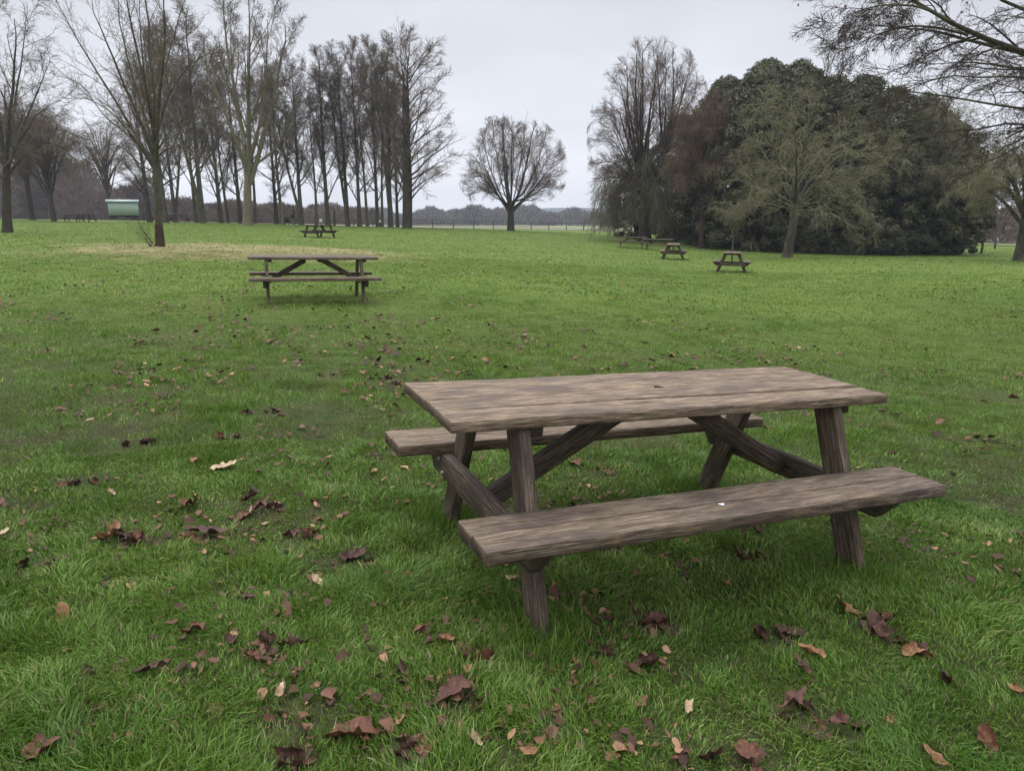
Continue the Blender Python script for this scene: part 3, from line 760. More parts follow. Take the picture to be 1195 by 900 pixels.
# solitary tree at the left, in the bleached grass
def solo():
    Y = 27; f = px(1, Y); P = projector(185, 288, Y)
    limbs = [([P(180, 195), P(155, 150, .3), P(128, 105, .5), P(100, 60, .6), P(72, 12, .8), P(60, -20, .8)], .085),
             ([P(180, 185), P(160, 130, -.5), P(140, 90, -.8), P(122, 40, -1), P(105, -10, -1.2)], .10),
             ([P(182, 180), P(165, 120, .6), P(150, 70, 1), P(140, 10, 1.3), P(135, -40, 1.4)], .08),
             ([P(182, 175), P(172, 110, -.2), P(160, 60, -.4), P(148, 0, -.6), P(145, -50, -.6)], .085),
             ([P(183, 170), P(180, 100, .1), P(172, 40, .2), P(170, -20, .3), P(168, -60, .3)], .11),
             ([P(182, 190), P(187, 120, -.8), P(192, 60, -1.4), P(196, 0, -1.8), P(198, -40, -2)], .10),
             ([P(183, 185), P(178, 150, .6), P(186, 90, 1.4), P(205, 40, 1.8), P(218, -10, 2)], .075),
             ([P(184, 160), P(192, 110, 0), P(215, 70, -.3), P(240, 50, -.5), P(262, 52, -.5)], .05),
             ([P(184, 175), P(200, 150, .4), P(222, 135, .7), P(245, 125, .9), P(262, 130, 1)], .045),
             ([P(182, 190), P(188, 175, -.6), P(210, 170, -1.2), P(235, 175, -1.6), P(250, 195, -1.8)], .045),
             ([P(178, 195), P(160, 165, -.6), P(135, 135, -1.3), P(105, 115, -1.6), P(78, 120, -1.9)], .05),
             ([P(178, 190), P(150, 155, .8), P(120, 135, 1.5), P(90, 88, 1.8), P(60, 85, 2)], .055),
             ([P(178, 200), P(160, 190, .4), P(140, 165, 1), P(112, 170, 1.6), P(90, 190, 1.8)], .04),
             ([P(181, 165), P(175, 130, -1.5), P(168, 80, -2.6), P(160, 30, -3), P(158, -20, -3.2)], .07)]
    t = tree_limbs(51, [P(187, 293), P(186, 270), P(184, 230), P(181, 200), P(181, 180)], .135, [(a_, r_*.74) for a_, r_ in limbs], None,
        [dict(n=13, t0=.15, t1=1, ang=38, asd=12, lf=.36, K=7, trop=.25, wig=.09, rf=.5, rmin=.010, lmin=.4, s=4),
         dict(n=8, t0=.12, t1=1, ang=42, asd=14, lf=.48, K=5, trop=.05, wig=.12, rf=.6, rmin=.006, lmin=.25, s=3),
         dict(n=5, t0=.1, t1=1, ang=42, asd=14, lf=.55, K=4, trop=-.15, wig=.14, rf=.7, rmin=.0048, lmin=.15, s=3)],
        ('bark_lichen', 'twig_grey'))
    # bare reddish collar low on the trunk
    mb = MB(); K = 5; pts = np.array([[P(187, 293), P(186.8, 284), P(186.3, 275), P(185.7, 268), P(185.2, 262)]])
    tubes(mb, pts, [[.22, .172, .158, .149, .142]], 12)
    mb.build('bark_collar', M['bark_red'], t, smooth=True)
    put(t, 185, 288, Y); tag(t, 'bare many-limbed tree with lichen-grey trunk standing by itself in the bleached grass', 'tree')
    # small suckers beside its foot
    rg = np.random.default_rng(5); n = 16; o_ = np.zeros((n, 3)); o_[:, :2] = rg.normal(0, .07, (n, 2))
    d = np.c_[rg.normal(-.25, .4, n), rg.normal(0, .3, n), np.ones(n)]
    A = arc(o_, d, .5+rg.random(n)*.9, 6, 0, .08, rg); mb = MB(); tubes(mb, A, np.tile(np.linspace(.008, .004, 6), (n, 1)), 3)
    B, br = grow(A, np.tile(np.linspace(.008, .004, 6), (n, 1)), 4, .3, 1, 30, 8, .4, 3, .1, .1, rg, rmin=.004); tubes(mb, B, br, 3)
    s_o = mb.build('sucker_shoots', M['twig_brown']); g = gpt(178, 288, 26.9); s_o.location = [float(q) for q in g]
    tag(s_o, 'thin upright sucker shoots left of the foot of the solitary tree', 'shoots')
solo()

# trees at the left edge
def edge_left():
    Y = 42; f = px(1, Y); P = projector(8, 270, Y)
    limbs = [([P(7, 200), P(0, 140, 0), P(-12, 80, 1), P(-20, 20, 1)], .14), ([P(7, 190), P(12, 130, -1), P(18, 80, -1), P(12, 20, -2)], .14),
             ([P(8, 200), P(25, 150, 1), P(40, 110, 2), P(58, 70, 2)], .10), ([P(8, 205), P(30, 180, 0), P(60, 165, -1), P(80, 175, -1)], .08),
             ([P(6, 195), P(-20, 150, 0), P(-50, 120, 1), P(-80, 110, 1)], .11), ([P(8, 180), P(20, 120, 2), P(32, 60, 3), P(35, 20, 3)], .1),
             ([P(6, 210), P(-20, 190, -1), P(-50, 180, -2), P(-75, 190, -2)], .08), ([P(8, 195), P(25, 160, -2), P(52, 130, -3), P(72, 120, -3)], .08)]
    t = tree_limbs(61, [P(9, 275), P(8, 245), P(7, 185)], .25, limbs, None,
        [dict(n=10, t0=.15, t1=1, ang=38, asd=12, lf=.45, K=7, trop=.1, wig=.08, rf=.55, rmin=.018, lmin=.5, s=4),
         dict(n=8, t0=.12, t1=1, ang=40, asd=14, lf=.5, K=5, trop=-.3, wig=.1, rf=.6, rmin=.012, lmin=.4, s=3),
         dict(n=7, t0=.1, t1=1, ang=40, asd=14, lf=.55, K=4, trop=-.7, wig=.1, rf=.7, rmin=.009, lmin=.35, s=3)],
        ('bark_dark', 'twig_brown'))
    put(t, 8, 270, Y); tag(t, 'dark-trunked bare tree at the left edge of the photo, leftmost tree of all', 'tree')
edge_left()
def weeping(sd, Y, u, v, top, hw, mats, lab, n=(12, 9, 8, 5), lean=0, r=.2, rz=0):
    f = px(1, Y); Ht = (v-top)*f; W = hw*f; rg = np.random.default_rng(sd+900)
    limbs = []
    for i in range(n[0]):
        a = i*2.4+rg.random()*.5; q = .35+.65*rg.random(); zz = Ht*(.42+.5*(1-q*q)*.9+rg.random()*.1)
        x, y = math.cos(a)*W*q, math.sin(a)*W*q*.8
        b = Ht*(.14+.3*rg.random())
        limbs.append(([(0, 0, b), (x*.3, y*.3, b+(zz-b)*.55), (x*.7, y*.7, zz*.97), (x, y, zz*(.95-.1*q))], r*.45))
    t = tree_limbs(sd, [(0, 0, -.2), (lean*.3, 0, Ht*.2), (lean, 0, Ht*.5)], r, limbs, ((lean, 0, Ht*.5), (W, W*.85, Ht*.5)),
        [dict(n=n[1], t0=.2, t1=1, ang=45, asd=14, lf=.42, K=7, trop=-.2, wig=.1, rf=.55, rmin=.016, lmin=.5, s=4),
         dict(n=n[2], t0=.12, t1=1, ang=42, asd=14, lf=.55, K=6, trop=-.8, wig=.11, rf=.6, rmin=.010, lmin=.5, s=3),
         dict(n=n[3], t0=.1, t1=1, ang=38, asd=14, lf=.6, K=4, trop=-.9, wig=.12, rf=.7, rmin=.008, lmin=.35, s=3)], mats)
    put(t, u, v, Y, rz); tag(t, lab, 'tree'); return t
weeping(71, 78, 38, 256.5, 95, 52, ('bark_dark', 'twig_brown'), 'drooping brown-twigged tree just right of the dark trunk at the left edge', r=.28, n=(26, 12, 9, 6))
weeping(72, 74, 63, 257.5, 110, 55, ('bark_dark', 'twig_brown'), 'drooping twiggy tree with a short trunk just left of the two small dark tables', r=.22, n=(26, 12, 9, 6))
weeping(73, 100, -40, 258, 70, 75, ('bark_dark', 'twig_brown'), 'twiggy bare tree cut off by the left border behind the left edge tree', r=.3, n=(24, 12, 9, 6))
weeping(74, 105, 130, 257, 120, 50, ('bark_dark', 'twig_brown'), 'twiggy bare tree behind the green hut', r=.25, n=(22, 11, 9, 5))

# big double-headed tree with drooping lower branches, right of centre
def double_head():
    Y = 59; f = px(1, Y); P = projector(752, 283, Y)
    limbs = []
    for (u, v, dy, r) in [(722, 95, 0, .14), (730, 75, 1, .14), (741, 62, -1, .17), (750, 56, 1, .18), (760, 60, -2, .15), (765, 75, 2, .12), (712, 125, -1, .12), (738, 80, 3, .12), (748, 75, -3, .12)]:
        limbs.append(([P(748, 205), P(748+(u-748)*.45, 165, dy*.3), P(748+(u-748)*.8, 120, dy*.7), P(u, v, dy)], r))
    for (u, v, dy, r) in [(775, 62, 0, .15), (788, 58, 1, .16), (800, 66, -1, .14), (812, 85, 0, .12), (815, 105, 1, .1), (782, 75, -2, .12), (794, 75, 3, .12)]:
        limbs.append(([P(760, 215), P(775+(u-790)*.1, 180, dy*.3), P(783+(u-790)*.6, 130, dy*.7), P(u, v, dy)], r))
    up = tree_limbs
    side = []
    for (u, v, dy, r) in [(700, 140, 0, .09), (697, 165, 1, .09), (692, 195, -1, .09), (690, 215, -3, .08), (700, 235, -2, .08), (715, 150, -2, .08), (705, 205, 2, .08)]:
        side.append(([P(746, 225), P(735, 200+(v-180)*.3, dy*.4), P(715, v-8, dy*.8), P(u-6, v, dy)], r))
    ec = P(757, 175); env = (ec, (px(70, Y), px(55, Y), px(122, Y)))
    t = tree_limbs(81, [P(753, 288), P(752, 250), P(751, 205)], .50, limbs+side, env,
        [dict(n=14, t0=.2, t1=1, ang=34, asd=12, lf=.36, K=7, trop=.2, wig=.07, rf=.5, rmin=.020, lmin=.6, s=4),
         dict(n=9, t0=.1, t1=1, ang=38, asd=12, lf=.5, K=5, trop=0.1, wig=.1, rf=.55, rmin=.0105, lmin=.5, s=3),
         dict(n=7, t0=.1, t1=1, ang=36, asd=12, lf=.55, K=4, trop=.1, wig=.1, rf=.7, rmin=.0078, lmin=.4, s=3)],
        ('bark_dark', 'twig_dark'))
    # hanging lichen-covered lower branches
    rg = np.random.default_rng(82); n = 60; a = rg.random(n)*2*math.pi; q = .45+.55*rg.random(n)
    x = np.cos(a)*px(62, Y)*q+.6*0; y = np.sin(a)*px(34, Y)*q
    zt = px(55, Y)+px(75, Y)*rg.random(n)*(1.1-q*.6)
    L = []
    for i in range(n): L.append(([(0, 0, px(50+40*rg.random(), Y)), (x[i]*.45, y[i]*.45, zt[i]*1.05), (x[i]*.85, y[i]*.85, zt[i]*.85), (x[i]*1.02, y[i]*1.02, zt[i]*.35)], .06))
    h = tree_limbs(83, [(0, 0, .5), (0, 0, 2.)], .2, L, None,
        [dict(n=8, t0=.3, t1=1, ang=30, asd=14, lf=.45, K=7, trop=-1., wig=.12, rf=.6, rmin=.018, lmin=.6, s=3),
         dict(n=6, t0=.15, t1=1, ang=32, asd=14, lf=.5, K=5, trop=-.9, wig=.13, rf=.6, rmin=.013, lmin=.5, s=3),
         dict(n=4, t0=.15, t1=1, ang=32, asd=14, lf=.5, K=4, trop=-.5, wig=.13, rf=.7, rmin=.010, lmin=.3, s=3)],
        ('bark_lichen', 'twig_olive'))
    for c in list(h.children):
        if c.name.startswith('crown'): c.name = 'hanging_branches'; c.parent = t
        else: c.name = 'low_limbs'; c.parent = t
    bpy.data.objects.remove(h)
    put(t, 752, 283, Y); tag(t, 'tall double-headed bare tree with drooping lichen-green lower branches', 'tree')
double_head()

# solitary lichen tree in front of the evergreens
def lichen_tree():
    Y = 38; f = px(1, Y); P = projector(920, 300.5, Y)
    L = [([P(928, 238), P(915, 205, -.5), P(900, 160, -1), P(885, 120, -1)], .11), ([P(928, 235), P(925, 190, .5), P(918, 150, 1), P(905, 100, 1)], .12),
         ([P(929, 235), P(935, 190, -.5), P(945, 140, -1), P(950, 105, -1)], .12), ([P(929, 238), P(950, 200, .5), P(975, 165, 1), P(1000, 140, 1)], .1),
         ([P(929, 240), P(905, 225, 1), P(875, 205, 1.5), P(850, 195, 1.5)], .08), ([P(929, 242), P(965, 225, -1), P(1000, 205, -1.5), P(1035, 200, -1.5)], .08),
         ([P(930, 245), P(960, 245, 1), P(990, 255, 1), P(1020, 275, 1)], .06), ([P(928, 245), P(900, 240, -1), P(870, 235, -1.5), P(848, 250, -1.5)], .06),
         ([P(930, 240), P(960, 215, -2), P(990, 185, -3), P(1025, 165, -3)], .07), ([P(928, 240), P(900, 190, 2), P(875, 160, 3), P(855, 150, 3)], .07),
         ([P(928, 238), P(930, 200, -2.5), P(930, 160, -4), P(925, 130, -4)], .08), ([P(930, 243), P(955, 235, -2.5), P(985, 235, -3.5), P(1010, 245, -4)], .06),
         ([P(928, 243), P(905, 232, -2), P(885, 215, -3), P(868, 215, -3.5)], .06), ([P(929, 240), P(970, 190, 2), P(1005, 165, 3), P(1045, 180, 3)], .07)]
    t = tree_limbs(91, [P(918, 305), P(922, 280), P(927, 255), P(929, 235)], .25, L, None,
        [dict(n=12, t0=.2, t1=1, ang=45, asd=14, lf=.42, K=7, trop=-.1, wig=.13, rf=.55, rmin=.018, lmin=.5, s=4),
         dict(n=9, t0=.12, t1=1, ang=45, asd=16, lf=.5, K=6, trop=-.45, wig=.15, rf=.6, rmin=.011, lmin=.4, s=3),
         dict(n=6, t0=.1, t1=1, ang=42, asd=16, lf=.55, K=4, trop=-.5, wig=.15, rf=.7, rmin=.0085, lmin=.3, s=3)],
        ('bark_lichen', 'twig_olive'))
    put(t, 920, 300.5, Y); tag(t, 'lichen-green bare tree with a leaning trunk in front of the dark evergreens', 'tree')
lichen_tree()
t = weeping(95, 44, 855, 288, 215, 12, ('bark_lichen', 'twig_olive'), 'small slender sapling left of the lichen-green tree, before the evergreens', n=(9, 6, 5, 3), r=.06)
t.scale = (1, 1, 1)
weeping(96, 33, 1188, 305, 150, 95, ('bark_lichen', 'twig_olive'), 'low bare tree with a short trunk at the right edge, twigs hanging to the grass', n=(20, 10, 8, 6), r=.21)
weeping(97, 49.5, 1060, 300, 105, 100, ('bark_lichen', 'twig_olive'), 'tangled olive-brown bare tree hanging over the right half of the evergreens', n=(34, 12, 9, 6), r=.16)
weeping(98, 52, 818, 290, 98, 52, ('bark_red', 'twig_red'), 'reddish-brown twiggy tree against the left end of the evergreens', n=(30, 12, 9, 6), r=.2)
t = tree_upright(99, 13.5, 3.4, .16, .3, 40, 16, 6, 5, 3, .011, ('bark_dark', 'twig_dark'))
put(t, 945, 297, 62, .5, 1.0, px(297-68, 62)/13.5); tag(t, 'bare tree whose twiggy top shows above the evergreens', 'tree')
t = weeping(100, 52, 1145, 297, 235, 14, ('bark_dark', 'twig_brown'), 'small thin tree before the pale field at the right', n=(6, 5, 5, 3), r=.08)

# overhanging boughs at the top right: tree with its trunk outside the frame
def overhang():
    Y = 13.5; f = px(1, Y); TX = 1520
    P = lambda u, v, dy=0: ((u-TX)*f, dy, float(at(u, v, Y+dy)[2]-GT[2]))
    GT = gpt(TX, 380, Y)
    f = GT[0]/(TX-CX); P = lambda u, v, dy=0: (float(at(u, v, Y+dy)[0]-GT[0]), dy, float(at(u, v, Y+dy)[2]-GT[2]))
    L = [([P(1520, 160), P(1320, 110, 0), P(1195, 62, 0), P(1135, 42, -.2), P(1108, 22, -.2), P(1085, 0, -.3), P(1040, -25, -.3)], .125),
         ([P(1195, 62), P(1165, 55, .3), P(1120, 42, .5), P(1075, 30, .7), P(1010, 22, .9)], .04),
         ([P(1520, 150), P(1340, 100, .5), P(1225, 40, .5), P(1150, 5, .6), P(1080, -20, .6)], .09),
         ([P(1520, 190), P(1330, 150, -.6), P(1195, 134, -.6), P(1145, 138, -.6), P(1125, 124, -.6), P(1060, 124, -.6), P(1015, 118, -.5)], .052),
         ([P(1520, 200), P(1330, 165, .6), P(1195, 145, .6), P(1130, 158, .6), P(1085, 162, .6), P(1040, 178, .7)], .050),
         ([P(1320, 110), P(1240, 90, 1), P(1180, 75, 1.2), P(1120, 70, 1.4), P(1060, 78, 1.6)], .04),
         ([P(1320, 110), P(1240, 95, -1), P(1170, 90, -1.2), P(1100, 95, -1.4), P(1040, 100, -1.6)], .035),
         ([P(1130, 40), P(1090, 30, .4), P(1050, 28, .5), P(1000, 45, .6), P(965, 62, .7)], .028),
         ([P(1108, 22), P(1070, 5, -.4), P(1030, 2, -.5), P(990, 12, -.6), P(968, 35, -.7)], .026),
         ([P(1520, 170), P(1340, 140, 1.5), P(1230, 150, 2), P(1150, 190, 2.4), P(1120, 215, 2.5)], .05),
         ([P(1520, 150), P(1600, 60, 1), P(1700, 0, 1)], .12), ([P(1520, 150), P(1540, 20, -1), P(1550, -200, -2)], .16),
         ([P(1520, 150), P(1450, 20, -2), P(1380, -80, -3)], .12)]
    def leaves(mb, Pt):
        rg = np.random.default_rng(3); sel = rg.random(len(Pt)) < .010; o_ = Pt[sel][:, -1]; n = len(o_)
        d = unit(rg.normal(0, 1, (n, 3))+np.array([0, 0, -1.2])); s = unit(np.cross(d, rg.normal(0, 1, (n, 3))))
        Lf = .03+.035*rg.random(n)[:, None]; w_ = Lf*.38
        c_ = np.cross(d, s)*Lf*.2
        V = np.stack([o_, o_+d*Lf*.45+s*w_+c_, o_+d*Lf, o_+d*Lf*.45-s*w_+c_], 1)
        LEAF.append(V)
    LEAF = []
    t = tree_limbs(111, [(0, 0, -.3), (0.1, 0, 1.5), (0, 0, 4.2)], .34, L, None,
        [dict(n=18, t0=.25, t1=1, ang=42, asd=12, lf=.30, K=9, trop=-.35, wig=.085, rf=.5, rmin=.007, lmin=.5, bias=(-.5, 0, 0), s=4),
         dict(n=12, t0=.1, t1=1, ang=40, asd=14, lf=.42, K=6, trop=-.45, wig=.11, rf=.6, rmin=.0052, lmin=.2, s=3),
         dict(n=7, t0=.1, t1=1, ang=42, asd=16, lf=.5, K=4, trop=-.2, wig=.14, rf=.7, rmin=.0042, lmin=.10, s=3)],
        ('bark_near', 'twig_near'), extra=leaves)
    mb = MB(); V = LEAF[0]; n = len(V); mb.add(V, np.arange(n)[:, None]*4+np.array([[0, 1, 2, 3]]), np.repeat(rng.random(n), 4))
    mb.build('dead_leaves', M['dead_leaf_c'], t)
    t.location = [float(q) for q in GT]; tag(t, 'near bare tree reaching in from beyond the right edge, boughs in the top right corner', 'tree')
overhang()

# ------------------------------------------------------------------ evergreens
def evergreen(sd, u, v, Y, top, hw, lab, ncl=520, per=150, lean=0):
    rg = np.random.default_rng(sd); Ht = px(v-top, Y); W = px(hw, Y)
    h = rg.random(ncl)**.85; a = rg.random(ncl)*2*math.pi
    prof = lambda h: (np.sin(math.pi*np.clip(.20+.80*h, 0, 1))**.62)*(1-.0*h)
    q = .80+.2*rg.random(ncl); q = np.where(rg.random(ncl) < .25, .35+.45*rg.random(ncl), q)
    lump = 1+.07*np.sin(3*a+h*5+sd)+.05*np.sin(5*a-h*9+sd*2)
    cpos = np.stack([np.cos(a)*W*prof(h)*q*lump, np.sin(a)*W*.9*prof(h)*q*lump, h*Ht*.97+.1], 1)
    crad = (.32+.38*rg.random(ncl))*W/3.6
    n = ncl*per; ci = np.repeat(np.arange(ncl), per)
    d = unit(rg.normal(0, 1, (n, 3))); rr = crad[ci]*(.55+.45*rg.random(n)); 
    pos = cpos[ci]+d*rr[:, None]*np.array([1, 1, .75]); pos[:, 2] = np.maximum(pos[:, 2], .03+.1*rg.random(n))
    nrm = unit(d+rg.normal(0, .55, (n, 3))); t_ = unit(np.cross(nrm, rg.normal(0, 1, (n, 3)))); b_ = np.cross(nrm, t_)
    s = (.075+.075*rg.random(n))[:, None]
    V = np.stack([pos-t_*s, pos+b_*s*.5, pos+t_*s, pos-b_*s*.5], 1)
    mb = MB(); rn = np.clip(.5*rg.random(n)+.5*rg.random(ncl)[ci], 0, 1)
    mb.add(V, np.arange(n)[:, None]*4+np.array([[0, 1, 2, 3]]), np.repeat(rn, 4))
    root = empty('evergreen_tree', (0, 0, 0))
    mb.build('crown', M['evergreen'], root)
    mb = MB(); k = 9; o_ = np.zeros((k, 3)); o_[:, :2] = rg.normal(0, .25, (k, 2)); o_[:, 2] = -.1
    dd = np.c_[rg.normal(0, .3, k), rg.normal(0, .3, k), np.ones(k)]
    A = arc(o_, dd, Ht*(.6+.2*rg.random(k)), 8, .2, .05, rg); tubes(mb, A, np.tile(np.linspace(.17, .04, 8), (k, 1)), 6)
    mb.build('trunk', M['bark_dark'], root, smooth=True)
    put(root, u, v, Y); tag(root, lab, 'evergreen tree', 'evergreen trees of the dark clump'); return root
evergreen(1, 748, 284, 66, 200, 36, "low dark evergreen, leftmost of the clump, behind the drooping branches", 240, 120)
evergreen(2, 790, 287, 64, 150, 42, 'dark evergreen right behind the double-headed tree, second from the left of the clump', 260, 140)
evergreen(3, 838, 290, 56, 108, 52, 'dark evergreen behind the small sapling, third from the left of the clump')
evergreen(4, 880, 296, 52, 94, 66, 'tallest rounded evergreen, behind and left of the lichen-green tree', 640, 160)
evergreen(5, 955, 299, 51, 112, 62, 'broad evergreen straight behind the lichen-green tree', 600, 150)
evergreen(6, 1020, 300.5, 50, 122, 56, 'broad evergreen right of the lichen-green tree', 560, 150)
evergreen(9, 915, 298, 54, 97, 55, 'evergreen showing between the tallest rounded one and the broad one right of it', 520, 150)
evergreen(10, 988, 300, 54, 110, 50, 'evergreen filling the gap between the two broad ones at the middle of the clump', 480, 150)
evergreen(11, 1055, 301, 54, 130, 46, 'evergreen behind, between the broad one and the lower right end of the clump', 440, 150)
evergreen(7, 1080, 301, 50, 148, 50, 'lower evergreen near the right end of the clump', 320, 170)
evergreen(8, 1112, 301, 49, 190, 32, 'lowest evergreen, rightmost of the clump beside the pale field', 240, 120)

# ------------------------------------------------------------------ far woods and hedges
def spray_wood(name, blobs, mat, label, cat, kind='stuff', sd=1, n=240, tw_w=.12):
    rg = np.random.default_rng(sd); mb = MB()
    for (x, y, z, W, Ht) in blobs:
        m = n; a = rg.random(m)*6.28; h = rg.random(m)**.8; q = np.sqrt(rg.random(m))*np.sin(math.pi*np.clip(.15+.8*h, 0, 1))**.6
        p = np.stack([x+np.cos(a)*W*q, y+np.sin(a)*W*q, z+h*Ht], 1)
        d = unit(np.stack([np.cos(a)*q*.9, np.sin(a)*q*.9, np.full(m, .9)], 1)+rg.normal(0, .35, (m, 3)))
        s = unit(np.cross(d, rg.normal(0, 1, (m, 3)))); L = Ht*.16*(.5+rg.random(m))[:, None]; wv = tw_w*(.6+rg.random(m))[:, None]
        V = np.stack([p-s*wv, p+s*wv, p+d*L], 1)
        c0 = rg.random()
        mb.add(V, np.arange(m)[:, None]*3+np.array([[0, 1, 2]]), np.repeat(np.clip(c0+.25*rg.normal(0, 1, m), 0, 1), 3))
    o = mb.build(name, mat); tag(o, label, cat, kind=kind); return o
M['far_wood'] = m_var('far_bare_woodland', [(0., (.10, .092, .09)), (.4, (.17, .15, .14)), (.75, (.21, .185, .15)), (1., (.15, .165, .13))])
M['brown_wood'] = m_var('brown_woodland', [(0., (.085, .058, .044)), (.5, (.145, .10, .075)), (1., (.19, .145, .10))])
rg = np.random.default_rng(77)
bl = []
for i in range(430):
    u = -80+i*2.3+rg.normal(0, 3); Y = 330+rg.random()*130
    x = at(min(u, 1350), 255, Y)[0]; z = float(gbase(x, Y)); bl.append((x, Y, z-.3, 4.5+3*rg.random(), px(262-(246+3*math.sin(u*.03)+2.5*math.sin(u*.11)), Y)*(.75+.4*rg.random())))
spray_wood('far_woodland', bl, M['far_wood'], 'long band of hazy bare woodland across the fields', 'woodland', n=420, tw_w=.28)
bl = []
for i in range(95):
    u = -60+i*5.2+rg.normal(0, 3); Y = 150+rg.random()*45; x = at(u, 255, Y)[0]; z = float(gbase(x, Y))
    top = 200 if u < 110 else (215 if u < 180 else 234+(u-180)*.03)
    bl.append((x, Y, z-.3, 2.8+2*rg.random(), px(259-top, Y)*(.65+.5*rg.random())))
spray_wood('brown_woodland', bl, M['brown_wood'], 'brown leafless woodland behind the fence and the hut', 'woodland', sd=4, n=900, tw_w=.10)
bl = []
for i in range(26):
    u = 1125+i*7; Y = 95+rg.random()*14; x = at(u, 255, Y)[0]; z = float(gbase(x, Y)); bl.append((x, Y, z-.2, 2.2, px(34, Y)*(.7+.5*rg.random())))
spray_wood('hedgerow', bl, M['brown_wood'], 'brown leafless hedge beyond the pale field at the right', 'hedge', sd=6, n=500, tw_w=.06)
# distant hill ridge
mb = MB(); xs = np.linspace(-2600, 2600, 160); top = 6+5*np.sin(xs*.0021+1)+3*np.sin(xs*.007)+8*np.exp(-((xs-150)/500)**2)
rows = [(2100, -6+0*xs), (2350, top*.8), (2600, top*1.4), (3300, -6+0*xs)]
V = np.array([[(x, y+0*x, z) for x, z in zip(xs, zz)] for y, zz in rows]); idx = np.arange(V.shape[0]*V.shape[1]).reshape(V.shape[:2])
mb.add(V, np.stack([idx[:-1, :-1], idx[:-1, 1:], idx[1:, 1:], idx[1:, :-1]], -1).reshape(-1, 4))
h = mb.build('hills', m_plain('wooded_hills', (.07, .08, .085), .9, .1, .4, .01), smooth=True); tag(h, kind='structure')

# ------------------------------------------------------------------ fence, posts, hut
def post_mesh(mb, x, y, z, w_, hgt, cap=0):
    box(mb, x-w_/2, x+w_/2, y-w_/2, y+w_/2, z-.2, z+hgt)
M['fence'] = m_plain('grey_fence_wood', (.085, .072, .062), .85, .2, .3, 4)
def fence(name, pts, lab, rails=3, hgt=1.15, step=2.7, rr=.032):
    root = empty(name, (0, 0, 0)); P = [np.array(p) for p in pts]; posts = []
    for a, b in zip(P[:-1], P[1:]):
        n = max(1, int(np.linalg.norm(b-a)/step))
        for i in range(n): posts.append(a+(b-a)*i/n)
    posts.append(P[-1]); zs = [float(gbase(p[0], p[1])) for p in posts]
    root.location = (posts[0][0], posts[0][1], zs[0]); O_ = np.array([posts[0][0], posts[0][1], zs[0]])
    for p, z in zip(posts, zs):
        mb = MB(); post_mesh(mb, 0, 0, 0, .12, hgt+.08); o = mb.build('post', M['fence'], root); o.location = (p[0]-O_[0], p[1]-O_[1], z-O_[2])
    for k in range(rails):
        mb = MB(); pl = np.array([[p[0]-O_[0], p[1]-O_[1]-.07, z-O_[2]+.3+k*(hgt-.35)/(rails-1)] for p, z in zip(posts, zs)])[None]
        tubes(mb, pl, np.full(pl.shape[:2], rr), 4); mb.build('rail', M['fence'], root)
    tag(root, lab, 'fence')
    return root
fence('rail_fence', [at(u, 258, Y)[:2] for u, Y in ((-60, 108), (160, 104), (300, 100), (480, 100), (620, 108), (760, 112))], 'long grey post and rail fence along the crest behind the copse')
fence('field_fence', [at(u, 262, Y)[:2] for u, Y in ((1120, 68), (1215, 62))], 'short grey fence before the pale field at the right edge', 3, 1.1, 2.6, .03)

def sign_post(name, u, v, Y, hgt, w_, mat, lab, cat, board=None):
    g = gpt(u, v, Y); root = empty(name, g)
    mb = MB(); tubes(mb, [[(0, 0, -.2), (0, 0, hgt*.5), (0.02, 0, hgt)]], [[w_/2, w_/2*.95, w_/2*.9]], 8)
    mb.add([(w_/2*.9*math.cos(k*math.pi/4)+.02, w_/2*.9*math.sin(k*math.pi/4), hgt) for k in range(8)], [list(range(8))])
    mb.build('post', mat, root, smooth=False)
    if board:
        bw, bh, bz, bm = board; mb = MB(); box(mb, -bw/2, bw/2, -w_/2-.045, -w_/2-.005, bz-bh/2, bz+bh/2); mb.build('board', bm, root)
    tag(root, lab, cat); return root
M['black'] = m_plain('dark_painted_metal', (.015, .015, .018), .5, .4)
M['white'] = m_plain('white_paint', (.62, .65, .72), .6, .3, .1)
sign_post('timber_post', 331, 263, 66, px(24, 66), .34, M['bark_pale'], 'tall weathered timber post standing in the copse, left of the dark litter bin', 'post')
sign_post('timber_post', 342.5, 263, 68, px(21, 68), .26, M['bark_pale'], 'shorter timber post with a small dark box, right of the dark litter bin', 'post', (.3, .3, px(10, 68), M['black']))
sign_post('timber_post', 391, 264, 66, px(19, 66), .14, M['bark_dark'], 'slim dark post right of the table on the crest', 'post')
sign_post('white_sign', 375, 264, 66, px(7, 66), .09, M['fence'], 'small white notice on a low post behind the table on the crest', 'sign', (.26, .36, px(5.5, 66), M['white']))
sign_post('white_sign', 444, 266, 66, px(8, 66), .1, M['black'], 'small white-topped marker at the foot of the copse trees near its right end', 'sign', (.2, .22, px(6.5, 66), M['white']))
sign_post('white_sign', 192, 260, 78, px(9, 78), .1, M['fence'], 'pale blue-white notice beside the dark trunk near the hut', 'sign', (.28, .5, px(6, 78), M['white']))
# litter bin
g = gpt(335, 263, 64); root = empty('litter_bin', g); mb = MB()
box(mb, -.2, .2, -.2, .2, .25, .62); mb.build('bin_body', M['black'], root)
mb = MB(); box(mb, -.23, .23, -.23, .23, .622, .68); mb.build('lid', M['black'], root)
for sx in (-1, 1):
    mb = MB(); box(mb, sx*.15-.025, sx*.15+.025, -.03, .03, -.1, .248); mb.build('leg', M['black'], root)
tag(root, 'dark litter bin on legs between the two timber posts in the copse', 'litter bin')

